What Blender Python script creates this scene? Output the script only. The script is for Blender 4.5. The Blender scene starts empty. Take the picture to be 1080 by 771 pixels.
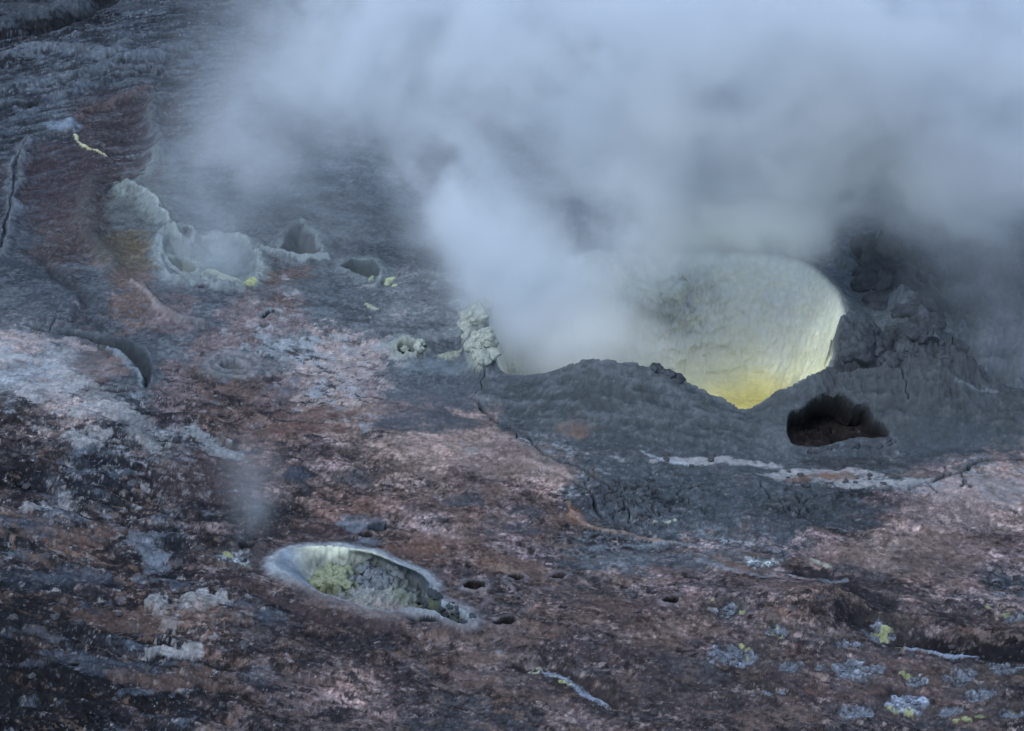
import bpy, math, random
import numpy as np
random.seed(7)
sc = bpy.context.scene
C = sc.collection
R = math.radians

# ------------------------------------------------------------------ camera and ground geometry
H, PITCH, HFOV = 100.0, R(28), R(22)
FOC = 540 / math.tan(HFOV / 2)
sP, cP = math.sin(PITCH), math.cos(PITCH)
cam = bpy.data.objects.new('camera', bpy.data.cameras.new('camera'))
C.objects.link(cam)
cam.location = (0, 0, H)
cam.rotation_euler = (R(90) - PITCH, 0, 0)
cam.data.angle = HFOV
cam.data.clip_start = 1
cam.data.clip_end = 200000
sc.camera = cam

def ground(u, v, z=0.0):
    cx = (u - 540) / FOC
    cy = (385.5 - v) / FOC
    t = (H - z) / (sP - cy * cP)
    return cx * t, (cP + cy * sP) * t

KV = 2.13                                   # one step of v covers this many times the ground of one step of u

def spaced(core0, core1, step, out0, out1, n, dense=None):
    core = np.arange(core0, core1 + .001, step)
    for a, b, st in dense or []:
        core = np.concatenate([core[core < a - 1e-6], np.arange(a, b - 1e-6, st), core[core >= b - 1e-6]])
    def grow(span):
        r = np.linspace(0, 1, n + 1)[1:]
        return span * (r ** 3.2) + step * np.arange(1, n + 1)
    a = core[0] - grow(core[0] - out0 - step * n)[::-1]
    b = core[-1] + grow(out1 - core[-1] - step * n)
    return np.concatenate([a, core, b])

UA = spaced(-110, 1190, 1.0, -9000, 10000, 80, [(850, 896, .5)])
VA = spaced(-45, 810, 1.0, -1075, 5200, 80, [(272, 306, .4), (574, 662, .6)])
NU, NV = len(UA), len(VA)
U, V = np.meshgrid(UA, VA)
X, Y = ground(U, V)

# ------------------------------------------------------------------ noise
def _hash(ix, iy, seed):
    h = (ix.astype(np.int64) * 374761393 + iy.astype(np.int64) * 668265263 + seed * 974634777) & 0xffffffff
    h = ((h ^ (h >> 13)) * 1274126177) & 0xffffffff
    return ((h ^ (h >> 16)) & 0xffffff) / 16777215.0

def perlin(x, y, seed=0):
    x0 = np.floor(x); y0 = np.floor(y)
    fx = x - x0; fy = y - y0
    out = 0
    sx = fx * fx * fx * (fx * (fx * 6 - 15) + 10)
    sy = fy * fy * fy * (fy * (fy * 6 - 15) + 10)
    def g(i, j):
        a = _hash(x0 + i, y0 + j, seed) * 2 * np.pi
        return np.cos(a) * (fx - i) + np.sin(a) * (fy - j)
    n0 = g(0, 0) * (1 - sx) + g(1, 0) * sx
    n1 = g(0, 1) * (1 - sx) + g(1, 1) * sx
    return (n0 * (1 - sy) + n1 * sy) * 1.5

def fbm(x, y, octaves=5, seed=0, gain=.5, ridged=False):
    a, s, t = 1.0, 0, 0
    for k in range(octaves):
        n = perlin(x, y, seed + k * 17)
        if ridged:
            n = 1 - 2 * np.abs(n)
        s = s + a * n; t += a
        a *= gain
        x, y = (x * .8 - y * .6) * 2.03 + 5.3, (x * .6 + y * .8) * 2.03 + 1.7
    return s / t

def worley(x, y, seed=0):
    x0 = np.floor(x); y0 = np.floor(y)
    f1 = np.full(x.shape, 9.0); f2 = np.full(x.shape, 9.0)
    for i in (-1, 0, 1):
        for j in (-1, 0, 1):
            px = x0 + i + _hash(x0 + i, y0 + j, seed)
            py = y0 + j + _hash(x0 + i, y0 + j, seed + 91)
            d = np.hypot(x - px, y - py)
            f2 = np.minimum(f2, np.maximum(f1, d)); f1 = np.minimum(f1, d)
    return f1, f2

def ss(a, b, x):
    t = np.clip((x - a) / (b - a), 0, 1)
    return t * t * (3 - 2 * t)

def lerp(a, b, t): return a + (b - a) * t
def un(a): return (a - a.mean()) / (a.std() + 1e-9)

# flow-aligned ground coordinates: layers and runnels run from upper left to lower right
AN = R(-24)
XF = X * math.cos(AN) + Y * math.sin(AN)
YF = -X * math.sin(AN) + Y * math.cos(AN)
W1 = fbm(X / 9, Y / 9, 5, 3); W2 = fbm(X / 9, Y / 9, 5, 44)
WU = U + 34 * W1; WV = V + 15 * W2                                   # broad warp
W3 = fbm(X / 2.2, Y / 2.2, 5, 103, .6); W4 = fbm(X / 2.2, Y / 2.2, 5, 144, .6)
NF = fbm(X / 1.1, Y / 1.1, 5, 201, .65)                                # fine mottling
NM = fbm(X / 3.5, Y / 3.5, 6, 231, .6)
NS = fbm(XF / 9, YF / 1.6, 6, 261, .6)                                 # streaks
NL = fbm(X / 16, Y / 16, 5, 291, .55)
NR = fbm(XF / 6, YF / 2.4, 6, 321, .55, True)

# ------------------------------------------------------------------ where each mineral lies
PAL = {'k': (.011, .011, .013), 'd': (.058, .066, .076), 's': (.088, .102, .112), 'g': (.150, .165, .175),
       'm': (.066, .053, .052), 'b': (.122, .090, .080), 'r': (.150, .106, .092), 'p': (.27, .205, .180),
       'w': (.33, .27, .25), 'l': (.30, .32, .33), 'o': (.115, .100, .070), 'q': (.165, .130, .130)}
BASE = """
kkkddddsssssssssssssssssssd
kddddssssssssssssssssssssss
dsdsdssssssssssssssssssssss
dsmmmsssssssssssssssssssssd
ddmmdssssgsssssssssssssssss
ddmmsssssgggggsssssssssssss
dmmdsssssssgggggssssssssdss
dmmossssssssggggggggggsdddd
ddsbsssbssgggggggggggggsddd
sddbqsqqssggllggggggggssdsd
wgbdsqqgwwssssssdssssssdsss
lwmsqbbqwqsssssssssssddddss
mwwdqbrrppqqpsssssssddddssd
mmddgmbrqppppqgsssssggsgsgp
kmdmdmmbrbppqrpsssssssdsqpp
bddmdmmmrbbqrqrdsssssdsqppp
dbbmdbmmbmbbrqqsssqsdqbpbqq
dmbbmqbbmmbmbbrbbqqqqrmmbqd
kmmbbrmmbbmmmmbbbbbqrbmmmmb
kkkdmrbbmmmbbmmmbbmqbmmmqmk
kkkkmmmmmbmmmmmbbmbmmbqmbdm
kkkkkmmmmmmmmmbmmmmmmmmmmmm
"""
CRUST = """
000000000000000000000000000
012121000000000000000000000
141113000000000000000000000
130102000000000000000000000
210001100000000000000000000
210001110000000000000000000
100011110000000000000000000
100012210100000000000000000
121012543200000000000000000
333222653330000000000000000
683233579842000000000000000
795332248930000000000000000
475453113533300000000000000
334575210123310000011221033
154465101011211010022301144
263542110001110121112211222
343433321001011010114210211
352234442111111122222111222
142355422211110012101111011
114254322110111111122110331
112242332110111101121221232
111121221111111111111121222
"""
def read_grid(s, f):
    rows = [r for r in s.strip().split('\n')]
    rows = [r[:27].ljust(27, r[-1]) for r in rows]
    return np.array([[f(c) for c in r] for r in rows], dtype=float)

def sample(g, u, v):
    n, m = g.shape[:2]
    a = np.clip((u - 20) / 40, 0, m - 1.001); b = np.clip((v - 17.5) / 35.05, 0, n - 1.001)
    i = a.astype(int); j = b.astype(int); fa = a - i; fb = b - j
    fa = fa * fa * (3 - 2 * fa); fb = fb * fb * (3 - 2 * fb)
    if g.ndim == 3: fa = fa[..., None]; fb = fb[..., None]
    return (g[j, i] * (1 - fa) + g[j, i + 1] * fa) * (1 - fb) + (g[j + 1, i] * (1 - fa) + g[j + 1, i + 1] * fa) * fb

gb = read_grid(BASE, lambda c: PAL[c])
gc = read_grid(CRUST, lambda c: int(c) / 9)
su, sv = WU + 26 * W3 + 8 * NF, WV + 12 * W4 + 4 * NF
FG = fbm(X / .34, Y / .34, 3, 601, .75)
ji = fbm(X / 5, Y / 3.2, 8, 611, .72); jj = fbm(X / 5, Y / 3.2, 8, 631, .72)
def nearest(g, u, v):
    i = np.clip(np.rint((u - 20) / 40), 0, g.shape[1] - 1).astype(int); j = np.clip(np.rint((v - 17.5) / 35.05), 0, g.shape[0] - 1).astype(int)
    return g[j, i]
COL = .30 * sample(gb, su, sv) + .70 * nearest(gb, U + 62 * ji, V + 50 * jj)
crust = sample(gc, WU + 12 * W3, WV + 6 * W4)
Z = 1.15 * NL * ss(-900, -200, V) + .24 * NM

left_low = np.clip(ss(520, 150, U + 20 * W1) * ss(380, 520, V + .25 * U), 0, 1)     # broken, layered ground at the lower left
rocky = np.clip(left_low + .5 * ss(640, 720, V) * ss(500, 900, U) + .45 * ss(200, 60, V) * ss(260, 120, U), 0, 1)
Z += rocky * (.80 * NS + .42 * NR + .18 * W3) + .05 * NF + ss(420, 540, V) * (.10 * NM + .10 * fbm(XF / 1.6, YF / 1.0, 5, 561, .6, True))
# broad relief
Z += 1.1 * np.exp(-((U - 860) / 120) ** 2 - ((V - 640) / 22) ** 2)
# gain of colour with fine mottling
NA = fbm(XF / 2.6, YF / 1.3, 7, 511, .68)
NB = fbm(X / .8, Y / .8, 4, 541, .7)
near = ss(430, 520, V + .1 * (500 - U))
NP = fbm(X / 7, Y / 4.2, 7, 651, .66)
soil = np.exp((.10 + .20 * near) * un(NP) + (.10 + .14 * near) * un(FG) + (.10 + .16 * near) * un(NA) + (.10 + .14 * near) * un(NB) + .06 * near * un(NS))
COL = COL * np.clip(soil, .22, 3.0)[..., None]
NQ = un(fbm(XF / 15, YF / 5.0 + .6 * W1, 6, 1701, .58)); NQ2 = un(fbm(XF / 11, YF / 4.0 + .6 * W2, 6, 1721, .6))
COL = COL * np.exp(near * .26 * NQ + .10 * NQ2)[..., None]
COL = lerp(COL, COL * .35 + .65 * np.array([.22, .165, .15]), (near * ss(.9, 1.9, NQ2) * .75)[..., None])
COL = lerp(COL, COL * .35 + .65 * np.array([.085, .098, .115]), (near * ss(.9, 1.9, -NQ2) * .65)[..., None])
hue = np.clip(NM * 1.3 + .2, -1, 1)[..., None] * ss(420, 520, V + .08 * (U - 300))[..., None]
COL = COL * (1 + hue * np.array([.16, .0, -.05]))
# dark blotches of damp soil
damp = ss(.06, .34, fbm(X / 4.2, Y / 3.0, 6, 401, .6) + .1 * NS) * ss(430, 560, V + .1 * (500 - U))
COL = lerp(COL, np.array([.040, .038, .043]), (damp * (.5 + .35 * left_low))[..., None])
# pale mineral crust in broken patches
cf = fbm(XF / 3.0, YF / 1.9, 7, 431, .68) + .35 * W3
cm = ss(.46, .80, crust * .88 + 1.0 * cf)
cc = lerp(np.array([.33, .285, .275]), np.array([.29, .32, .34]), ss(-.3, .3, W1 + left_low * .25)[..., None])
cm = cm * ss(-.9, .1, un(fbm(X / 2.0, Y / 1.3, 7, 1621, .72)))
COL = lerp(COL, cc * (1 + .35 * NF)[..., None], (cm * .92)[..., None])
Z += .07 * cm * rocky
# fleck layers: crumbs and veins of other minerals through the soil
upleft = ss(330, 200, U) * ss(260, 190, V + .15 * U)
lowr = ss(440, 540, V + .1 * (500 - U)) * (1 - left_low)
A2 = R(22); XG = X * math.cos(A2) + Y * math.sin(A2) * 1.0; YG = -X * math.sin(A2) + Y * math.cos(A2)
f_a, f_b, f_c, f_d, f_e, f_g = (un(q) for q in (fbm(XF / 1.1, YF / .75, 5, 1501, .72), fbm(XF / 1.9, YF / .9, 6, 1521, .72), fbm(X / .9, Y / .9, 5, 1541, .72, True),
                                fbm(X / 2.7, Y / 1.7, 7, 1561, .72), fbm(XG / 4.2, YG / 1.0, 7, 1581, .70), fbm(XG / 6, YG / 1.4, 7, 1591, .68, True)))
dens = np.clip(.5 + .40 * un(.6 * NP + .6 * fbm(XF / 8, YF / 2.6, 6, 1601, .6)), 0, 1)
def flecks(n, thr, soft, dens, col, strength):
    global COL
    k = ss(thr, thr + soft, n + 2.0 * (dens - .5)) * strength * ss(.02, .25, dens)
    COL = lerp(COL, np.array(col), np.clip(k, 0, 1)[..., None])
flecks(-f_d, .5, .5, (1 - dens) * left_low, (.018, .021, .028), .8)
flecks(f_b, .35, .7, np.clip(dens + .1, 0, 1) * left_low, (.018, .016, .018), .8)
flecks(f_d, 1.5, .5, (1 - dens) * left_low, (.11, .135, .17), .65)
flecks(-f_b, 1.5, .4, dens * left_low, (.20, .140, .110), .75)
flecks(f_a, 1.55, .5, np.clip(.2 + crust, 0, 1) * left_low, (.30, .29, .29), .75)
flecks(f_c, 1.9, .5, np.clip(.2 + crust, 0, 1) * left_low, (.28, .28, .28), .6)
flecks(f_b, .9, .5, dens * lowr, (.030, .024, .026), .55)
flecks(-f_b, 1.1, .5, (1 - dens) * lowr, (.24, .18, .158), .5)
flecks(f_d, 1.3, .5, (1 - dens) * lowr, (.175, .118, .092), .55)
flecks(-f_a, 1.3, .4, dens * lowr, (.10, .105, .12), .6)
flecks(f_a, 1.9, .4, dens * lowr, (.34, .28, .26), .6)
flecks(-f_c, 1.6, .4, dens * lowr, (.022, .020, .022), .8)
midz = (1 - lowr) * (1 - left_low) * ss(900, 700, V)
flecks(f_b, 1.0, .6, dens * midz, (.050, .058, .066), .45)
flecks(-f_a, 1.2, .5, (1 - dens) * midz, (.16, .175, .19), .5)
flecks(f_e, .9, .6, np.full(U.shape, .7) * upleft, (.12, .15, .18), .40)
flecks(-f_e, .5, .6, np.full(U.shape, .7) * upleft, (.024, .026, .030), .75)
flecks(f_g, 1.7, .5, np.full(U.shape, .6) * upleft, (.24, .28, .32), .6)
Z += upleft * (.04 * f_e + .03 * f_g)
# scattered tiny pale grains
gr = fbm(X / .35, Y / .35, 3, 471, .7)
COL = lerp(COL, np.array([.33, .28, .27]), (ss(.34, .60, gr) * .4 * ss(430, 520, V))[..., None])
COL = lerp(COL, np.array([.025, .022, .024]), (ss(-.34, -.62, gr) * .55 * ss(400, 500, V))[..., None])

LAB = np.zeros(U.shape, np.int16)
NAMES = {0: None}
DX = np.zeros(U.shape); DY = np.zeros(U.shape)

# ------------------------------------------------------------------ feature tools, all working on a window of the ground sheet
def window(u0, u1, v0, v1, pad=0):
    i0, i1 = np.searchsorted(UA, [u0 - pad, u1 + pad]); j0, j1 = np.searchsorted(VA, [v0 - pad / KV, v1 + pad / KV])
    return (slice(max(j0, 0), min(j1 + 1, NV)), slice(max(i0, 0), min(i1 + 1, NU)))

def polyline(pts, w, closed=False, warp=0, wf=1):
    """distance (in u steps over the ground) to a line, the position along it, and the nearest value of its extra columns"""
    u = U[w] + warp * W3[w] * wf; v = (V[w] + warp * W4[w] * wf / KV) * KV
    P = [(p[0], p[1] * KV) + tuple(p[2:]) for p in pts]
    if closed: P = P + [P[0]]
    best = np.full(u.shape, 1e9); ex = [np.zeros(u.shape) for _ in P[0][2:]]; inside = np.zeros(u.shape, bool); along = np.zeros(u.shape); acc = 0
    for a, b in zip(P[:-1], P[1:]):
        ax, ay, bx, by = a[0], a[1], b[0], b[1]
        L = math.hypot(bx - ax, by - ay) + 1e-9
        t = np.clip(((u - ax) * (bx - ax) + (v - ay) * (by - ay)) / L ** 2, 0, 1)
        d = np.hypot(u - ax - t * (bx - ax), v - ay - t * (by - ay))
        m = d < best
        best[m] = d[m]; along[m] = (acc + t * L)[m]
        for k in range(len(ex)): ex[k][m] = (a[2 + k] + t * (b[2 + k] - a[2 + k]))[m]
        acc += L
        if closed:
            cr = ((ay > v) != (by > v)) & (u < (bx - ax) * (v - ay) / (by - ay + 1e-12) + ax)
            inside ^= cr
    return best, inside, along, ex

def bounds(pts): return min(p[0] for p in pts), max(p[0] for p in pts), min(p[1] for p in pts), max(p[1] for p in pts)

def smooth_closed(pts, n=4):
    """Catmull-Rom through a closed outline"""
    out = []; N = len(pts)
    for i in range(N):
        p0, p1, p2, p3 = (np.array(pts[(i + k) % N], float) for k in (-1, 0, 1, 2))
        for k in range(n):
            t = k / n
            out.append(tuple(.5 * (2 * p1 + (p2 - p0) * t + (2 * p0 - 5 * p1 + 4 * p2 - p3) * t * t + (3 * p1 - p0 - 3 * p2 + p3) * t ** 3)))
    return out

def smooth_open(pts, n=4):
    q = [np.array(p, float) for p in pts]; q = [2 * q[0] - q[1]] + q + [2 * q[-1] - q[-2]]; out = []
    for i in range(1, len(q) - 2):
        p0, p1, p2, p3 = q[i - 1:i + 3]
        for k in range(n):
            t = k / n
            out.append(tuple(.5 * (2 * p1 + (p2 - p0) * t + (2 * p0 - 5 * p1 + 4 * p2 - p3) * t * t + (3 * p1 - p0 - 3 * p2 + p3) * t ** 3)))
    return out + [tuple(q[-2])]

def paint(w, m, col):
    COL[w] = lerp(COL[w], np.array(col), np.clip(m, 0, 1)[..., None])

NEXT = [1]
THINGS = []                                   # (name, label, category, group, [(part name, label id)])
def new_thing(name, label, cat, parts, group=None):
    ids = []
    for p in parts:
        ids.append((p, NEXT[0])); NEXT[0] += 1
    THINGS.append((name, label, cat, group, ids))
    return [i for _, i in ids]

def claim(w, m, ident, over=True):
    L = LAB[w]
    if not over: m = m & (L == 0)
    L[m] = ident; LAB[w] = L

def ell_pts(u, v, ru, rv, ang=0, n=14, jit=.12, seed=0):
    rnd = random.Random(seed * 31 + int(u)); a0 = R(ang); o = []
    for k in range(n):
        a = 2 * math.pi * k / n; r = 1 + jit * rnd.uniform(-1, 1)
        x, y = ru * r * math.cos(a), rv * KV * r * math.sin(a)
        o.append((u + x * math.cos(a0) - y * math.sin(a0), v + (x * math.sin(a0) + y * math.cos(a0)) / KV))
    return o

def pit(pts, depth, wall, lip=0, lipw=8, floor=None, wallc=None, lipc=None, lipm=.8, warp=1.5, smooth=True, ids=None, pad=60, paint_in=.9, rough=.1):
    """a hollow with its own outline: raised lip, wall, floor"""
    if smooth: pts = smooth_closed(pts, 3)
    w = window(*bounds(pts), pad)
    d, ins, _, ex = polyline(pts, w, True, warp * 2.2)
    sd = np.where(ins, d, -d)
    dep = ss(0, wall, sd)
    Z[w] -= depth * dep * (1 + rough * NM[w])
    if lip: Z[w] += lip * np.where(ins, np.exp(-(sd / 3) ** 2), np.exp(-(sd / lipw) ** 2)) * np.clip(.55 + 1.5 * NM[w] + .8 * W3[w], .0, 1.7)
    if wallc is not None: paint(w, paint_in * ss(-1.5, 1.5, sd), np.array(wallc) * (1 + .35 * NF[w] + .25 * W3[w])[..., None])
    if floor is not None: paint(w, paint_in * ss(wall * .6, wall * 1.2, sd), np.array(floor) * (1 + .35 * NF[w])[..., None])
    if lipc is not None: paint(w, lipm * np.where(ins, ss(min(5, wall * .22), 0, sd), ss(-lipw * 1.8, 0, sd + 4 * NF[w])) * np.clip(.75 + 1.0 * NA[w] + .5 * NB[w], 0, 1), lipc)
    if ids:
        if len(ids) == 3:
            claim(w, sd > -lipw, ids[0]); claim(w, sd > 1.5, ids[1]); claim(w, sd > wall * .85, ids[2])
        elif len(ids) == 2:
            claim(w, sd > -lipw * .8, ids[0]); claim(w, sd > 1.0, ids[1])
        else:
            claim(w, sd > -1, ids[0])
    return w, sd

def blob(u, v, ru, rv, col, m=1.0, soft=.35, ang=0, warp=1.0, dz=0, ident=None):
    """patch of another mineral with a torn outline"""
    q = max(ru, rv * KV) * 1.7
    w = window(u - q, u + q, v - q / KV, v + q / KV)
    a = R(ang)
    x = U[w] - u + warp * (ru * .55 * W3[w] + 3 * NF[w]); y = (V[w] - v) * KV + warp * (rv * KV * .55 * W4[w] + 3 * NF[w])
    xr = x * math.cos(a) + y * math.sin(a); yr = -x * math.sin(a) + y * math.cos(a)
    d = np.hypot(xr / ru, yr / (rv * KV))
    d = d + warp * .55 * ji[w] + (.05 + .045 * warp) * f_b[w] + .05 * f_a[w]
    k = ss(1 + soft * .55, 1 - soft * .55, d) * (1 - .5 * min(warp, 1) * ss(.2, 1.1, f_d[w] + .4 * f_a[w]) * (ident is None))
    if col is not None: paint(w, m * k, np.array(col) * (1 + .3 * NF[w])[..., None])
    if dz: Z[w] += dz * ss(1.35, .3, d)
    if ident is not None: claim(w, d < 1.0, ident, over=True)
    return w, k, d

def stroke(pts, width, col, m=1.0, dz=0, warp=3, soft=.5, ident=None):
    pts = smooth_open(pts, 4)
    w = window(*bounds(pts), width * 3 + 10)
    d, _, al, _ = polyline(pts, w, False, warp * 1.7)
    we = width * np.clip(.85 + .22 * f_d[w], .15, 1.6)
    k = ss(we * (1 + soft * .6), we * (1 - soft * .6), d + .16 * width * f_a[w] + .14 * width * f_b[w])
    if col is not None: paint(w, m * k, np.array(col) * (1 + .3 * NF[w])[..., None])
    if dz: Z[w] += dz * np.exp(-(d / width) ** 2)
    if ident is not None: claim(w, d < width, ident)
    return w, k, d, al

SUL = (.62, .60, .20); SULP = (.50, .52, .34); PALE = (.33, .37, .37); BLUEP = (.27, .31, .36)

# ------------------------------------------------------------------ broad colour zones
blob(760, 500, 150, 38, PAL['s'], .75, .4)
blob(660, 440, 120, 32, (.078, .088, .094), .9, .35)
blob(690, 430, 60, 14, (.105, .115, .10), .5, .6)
blob(960, 460, 150, 30, (.072, .082, .092), .9, .35)
blob(470, 420, 60, 14, (.090, .105, .118), .9, .3)
blob(450, 447, 52, 13, (.080, .092, .104), .85, .3)
blob(760, 545, 120, 28, (.085, .10, .112), .7, .4)
blob(690, 592, 90, 12, (.105, .122, .138), .7, .4)
blob(870, 545, 70, 16, (.060, .068, .076), .8, .4)
blob(500, 480, 85, 20, PAL['p'], .55, .5)
blob(610, 455, 22, 7, (.26, .17, .13), .75, .4)
blob(560, 498, 60, 14, PAL['p'], .6, .5, 12)
blob(960, 585, 90, 20, PAL['p'], .5, .5)
blob(1040, 520, 70, 16, (.30, .29, .30), .55, .5)
blob(1000, 545, 60, 16, (.24, .19, .185), .6, .5)
blob(985, 590, 45, 9, PAL['b'], .7, .4)
blob(125, 272, 26, 20, (.092, .080, .052), .5, .6)
blob(310, 455, 60, 8, (.14, .086, .072), .7, .5)
blob(330, 437, 40, 7, (.16, .10, .085), .6, .5)
blob(118, 125, 45, 30, (.060, .050, .053), .5, .4)
blob(60, 190, 60, 40, (.060, .044, .047), .7, .5)
blob(230, 500, 70, 32, (.085, .060, .062), .6, .5)
blob(20, 20, 90, 8, (.016, .017, .019), .95, .3)
blob(60, 8, 120, 6, (.075, .085, .095), .8, .4)
blob(145, 215, 34, 26, (.13, .145, .14), .8, .5)
blob(30, 730, 95, 40, (.014, .014, .016), .85, .4)
blob(40, 660, 80, 22, (.02, .02, .023), .75, .5)
blob(60, 615, 60, 14, (.030, .038, .050), .7, .5)
blob(700, 730, 130, 26, PAL['m'], .45, .5)
blob(930, 720, 110, 40, (.115, .075, .070), .35, .6)
# long dark tongue of damp ash on the right, pale crust along its lower edge
g1, = new_thing('gully', 'long black gully running down the slope at the lower right', 'gully', ['bed'])
stroke([(845, 600), (880, 612), (905, 628), (935, 640)], 16, (.028, .026, .030), .9, -.5)
stroke([(905, 655), (955, 668), (1010, 678), (1090, 690), (1160, 705)], 23, (.017, .016, .018), .97, -.9, ident=g1)
stroke([(1000, 645), (1045, 655), (1095, 668)], 9, (.03, .028, .03), .8, -.3)
stroke([(900, 610), (960, 628), (1020, 640)], 12, (.05, .042, .044), .6)
stroke([(700, 690), (640, 640), (560, 620)], 14, PAL['m'], .3)
stroke([(240, 612), (275, 628), (330, 648), (420, 664)], 12, (.062, .046, .048), .75, -.2)
stroke([(200, 450), (240, 480)], 10, (.30, .33, .34), .7, 0, 5)
stroke([(60, 380), (110, 425), (165, 470)], 18, (.33, .35, .35), .45, .2, 14, .7)
stroke([(400, 366), (600, 330)], 12, PALE, .3)
stroke([(120, 548), (150, 570), (170, 600)], 12, (.24, .28, .33), .55, 0, 12, .7)
for p in [(45, 537, 34, 4), (15, 380, 26, 8), (105, 436, 22, 9), (178, 665, 9, 15), (165, 690, 15, 5), (55, 415, 30, 9), (210, 640, 34, 8), (90, 465, 26, 8), (176, 692, 16, 4), (200, 692, 12, 5)]:
    blob(*p, (.38, .38, .38), .8, .3, -12, 2.6, .12)
for p in [(85, 700, 30, 8, 30), (30, 560, 36, 8, 0), (150, 708, 26, 8, 10), (270, 715, 26, 9, 0), (75, 610, 36, 7, 0), (270, 648, 36, 7, 30)]:
    blob(*p[:4], (.11, .135, .17), .5, .6, p[4], 2.2)
for p in [(150, 660, 60, 14), (60, 570, 44, 12), (230, 655, 40, 12), (120, 560, 30, 10), (190, 720, 60, 10)]:
    blob(*p, (.20, .135, .11), .5, .5, 10, 2)
for p in [(560, 540, 18, 5), (520, 548, 9, 6), (545, 555, 16, 5), (490, 530, 24, 6), (575, 560, 24, 5), (620, 527, 18, 6)]:
    blob(*p, (.075, .080, .092), .75, .4, 0, 1.5)
blob(660, 585, 30, 8, (.17, .18, .19), .5, .5)
blob(605, 540, 8, 10, (.24, .12, .07), .7, .4)
stroke([(600, 528), (612, 545), (630, 555), (660, 560), (690, 566), (715, 572)], 3.2, (.28, .20, .16), .8, .12, 3)
for p in [(425, 590, 42, 12), (540, 592, 30, 7), (455, 575, 30, 9), (395, 535, 40, 9), (690, 600, 30, 5)]:
    blob(*p, (.20, .115, .085), .45, .5, 0, 2)
for p in [(480, 605, 30, 8), (700, 640, 60, 9), (640, 690, 50, 9), (350, 560, 40, 9), (860, 625, 24, 5)]:
    blob(*p, (.085, .060, .062), .55, .5, 0, 2)

# ------------------------------------------------------------------ the large sulphur crater
rim_id, wall_id, floor_id, mound_id = new_thing('sulphur_crater', 'large steaming crater with pale yellow sulphur coated walls behind a grey mound', 'crater',
                                      ['rim', 'inner_wall', 'floor', 'outer_flank'])
# columns: u, v, rim height, outer width
RIM = [(560, 290, .3, 25), (600, 279, .8, 30), (640, 277, 1.1, 30), (700, 277, 1.0, 30), (760, 276, 1.0, 30), (810, 280, 1.2, 30), (850, 293, 1.4, 30), (876, 315, 1.6, 30),
       (890, 342, 1.7, 34), (887, 375, 1.6, 40), (872, 402, 1.4, 50), (866, 428, 3.1, 85), (845, 434, 2.7, 90), (818, 438, 1.9, 90), (786, 441, .75, 90), (762, 437, 1.3, 95), (735, 430, 1.8, 98),
       (700, 426, 2.8, 105), (665, 424, 3.35, 105), (632, 421, 3.4, 100), (600, 414, 2.4, 95), (575, 409, 1.35, 85), (548, 405, .9, 70), (528, 401, .9, 50), (519, 385, 1.6, 40), (514, 355, 1.9, 36), (508, 325, 1.3, 40), (522, 302, .6, 30)]
RIMS = smooth_closed(RIM, 3)
w = window(*bounds(RIM), 260)
d, ins, al, (rh, rw) = polyline(RIMS, w, True, 4.5)
sd = np.where(ins, d, -d)
out = np.clip(-sd / rw, 0, 1)
crag = fbm(X[w] / 2.6, Y[w] / 2.6, 6, 701, .62, True)
nearside = ss(405, 420, V[w])
Z[w] = Z[w] * ss(0, 70, d) + np.where(ins, 0, rh * (1 - out) ** 1.55 * (1 + out * .9)) * (1 + .10 * NM[w])
Z[w] += .16 * crag * np.where(ins, 0, np.exp(sd / 26)) * nearside
depth = 9.0
wl = 50 + 16 * ss(760, 860, U[w]) + 14 * NM[w]
dep = ss(0, 1, np.clip(sd / wl, 0, 1) ** .8)
INC = np.zeros(U.shape, bool); INC[w] = sd > -2
Zi = rh * np.exp(-np.clip(sd, 0, 99) / 20) - depth * dep
rug = 1.35 * ss(800, 690, U[w]) * ss(350, 320, V[w]) + .25
Zi += (ss(0, 12, sd)) * (rug * (1.1 * fbm(X[w] / 4.2, Y[w] / 3.4, 6, 733, .6, True) + .35 * NM[w]) + .10 * W3[w])
Z[w] = np.where(ins, Zi, Z[w])
wn = fbm(X[w] / 3.6, Zi / 2.2 + Y[w] / 9, 6, 741, .6, True); wn2 = fbm(X[w] / 1.2, Zi / 1.0 + Y[w] / 3, 5, 746, .6)
DY[w] -= ins * ss(0, 10, sd) * ss(60, 40, sd) * ss(400, 360, V[w]) * ((.25 + 1.5 * rug) * (wn + .25) * 1.0 + (.06 + .3 * rug) * wn2)
f1, f2 = worley(X[w] / 1.3 + .3 * W3[w], Y[w] / 1.3, 5)
Z[w] += np.where(ins, .25 * (.5 - f1), 0) * rug
# sulphur on the wall and floor: strongest low down and on the right
AV = V[w] - 11.5 * Z[w]
yel = np.clip(.9 * ss(345, 435, AV + 16 * W1[w] + 8 * W3[w]) * ss(600, 730, U[w]) + ss(820, 885, U[w] + 12 * W1[w]) * (.22 + .42 * ss(300, 370, AV)) + .2 * ss(560, 530, U[w]), 0, 1)
ic = lerp(np.array([.70, .715, .68]), np.array([.86, .82, .46]), np.clip(yel * (1 + .25 * NM[w]), 0, 1)[..., None])
ic = lerp(ic, np.array([.20, .22, .23]), (ss(-.05, .40, wn2 + .5 * wn) * ss(800, 660, U[w]) * ss(350, 310, AV) * .8)[..., None])
ic = lerp(ic, np.array([.30, .33, .32]), (ss(.1, .6, wn2 + .5 * NM[w]) * ss(860, 800, U[w]) * .4)[..., None])
hot = ss(75, 12, np.hypot(U[w] - 790, (AV - 432) * 1.5))
ic = lerp(ic, np.array([.88, .74, .22]), (hot * .8)[..., None])
paint(w, np.where(ins, ss(-1, 3, sd), 0) * 1.0, ic * (1 + .12 * NF[w])[..., None])
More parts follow.
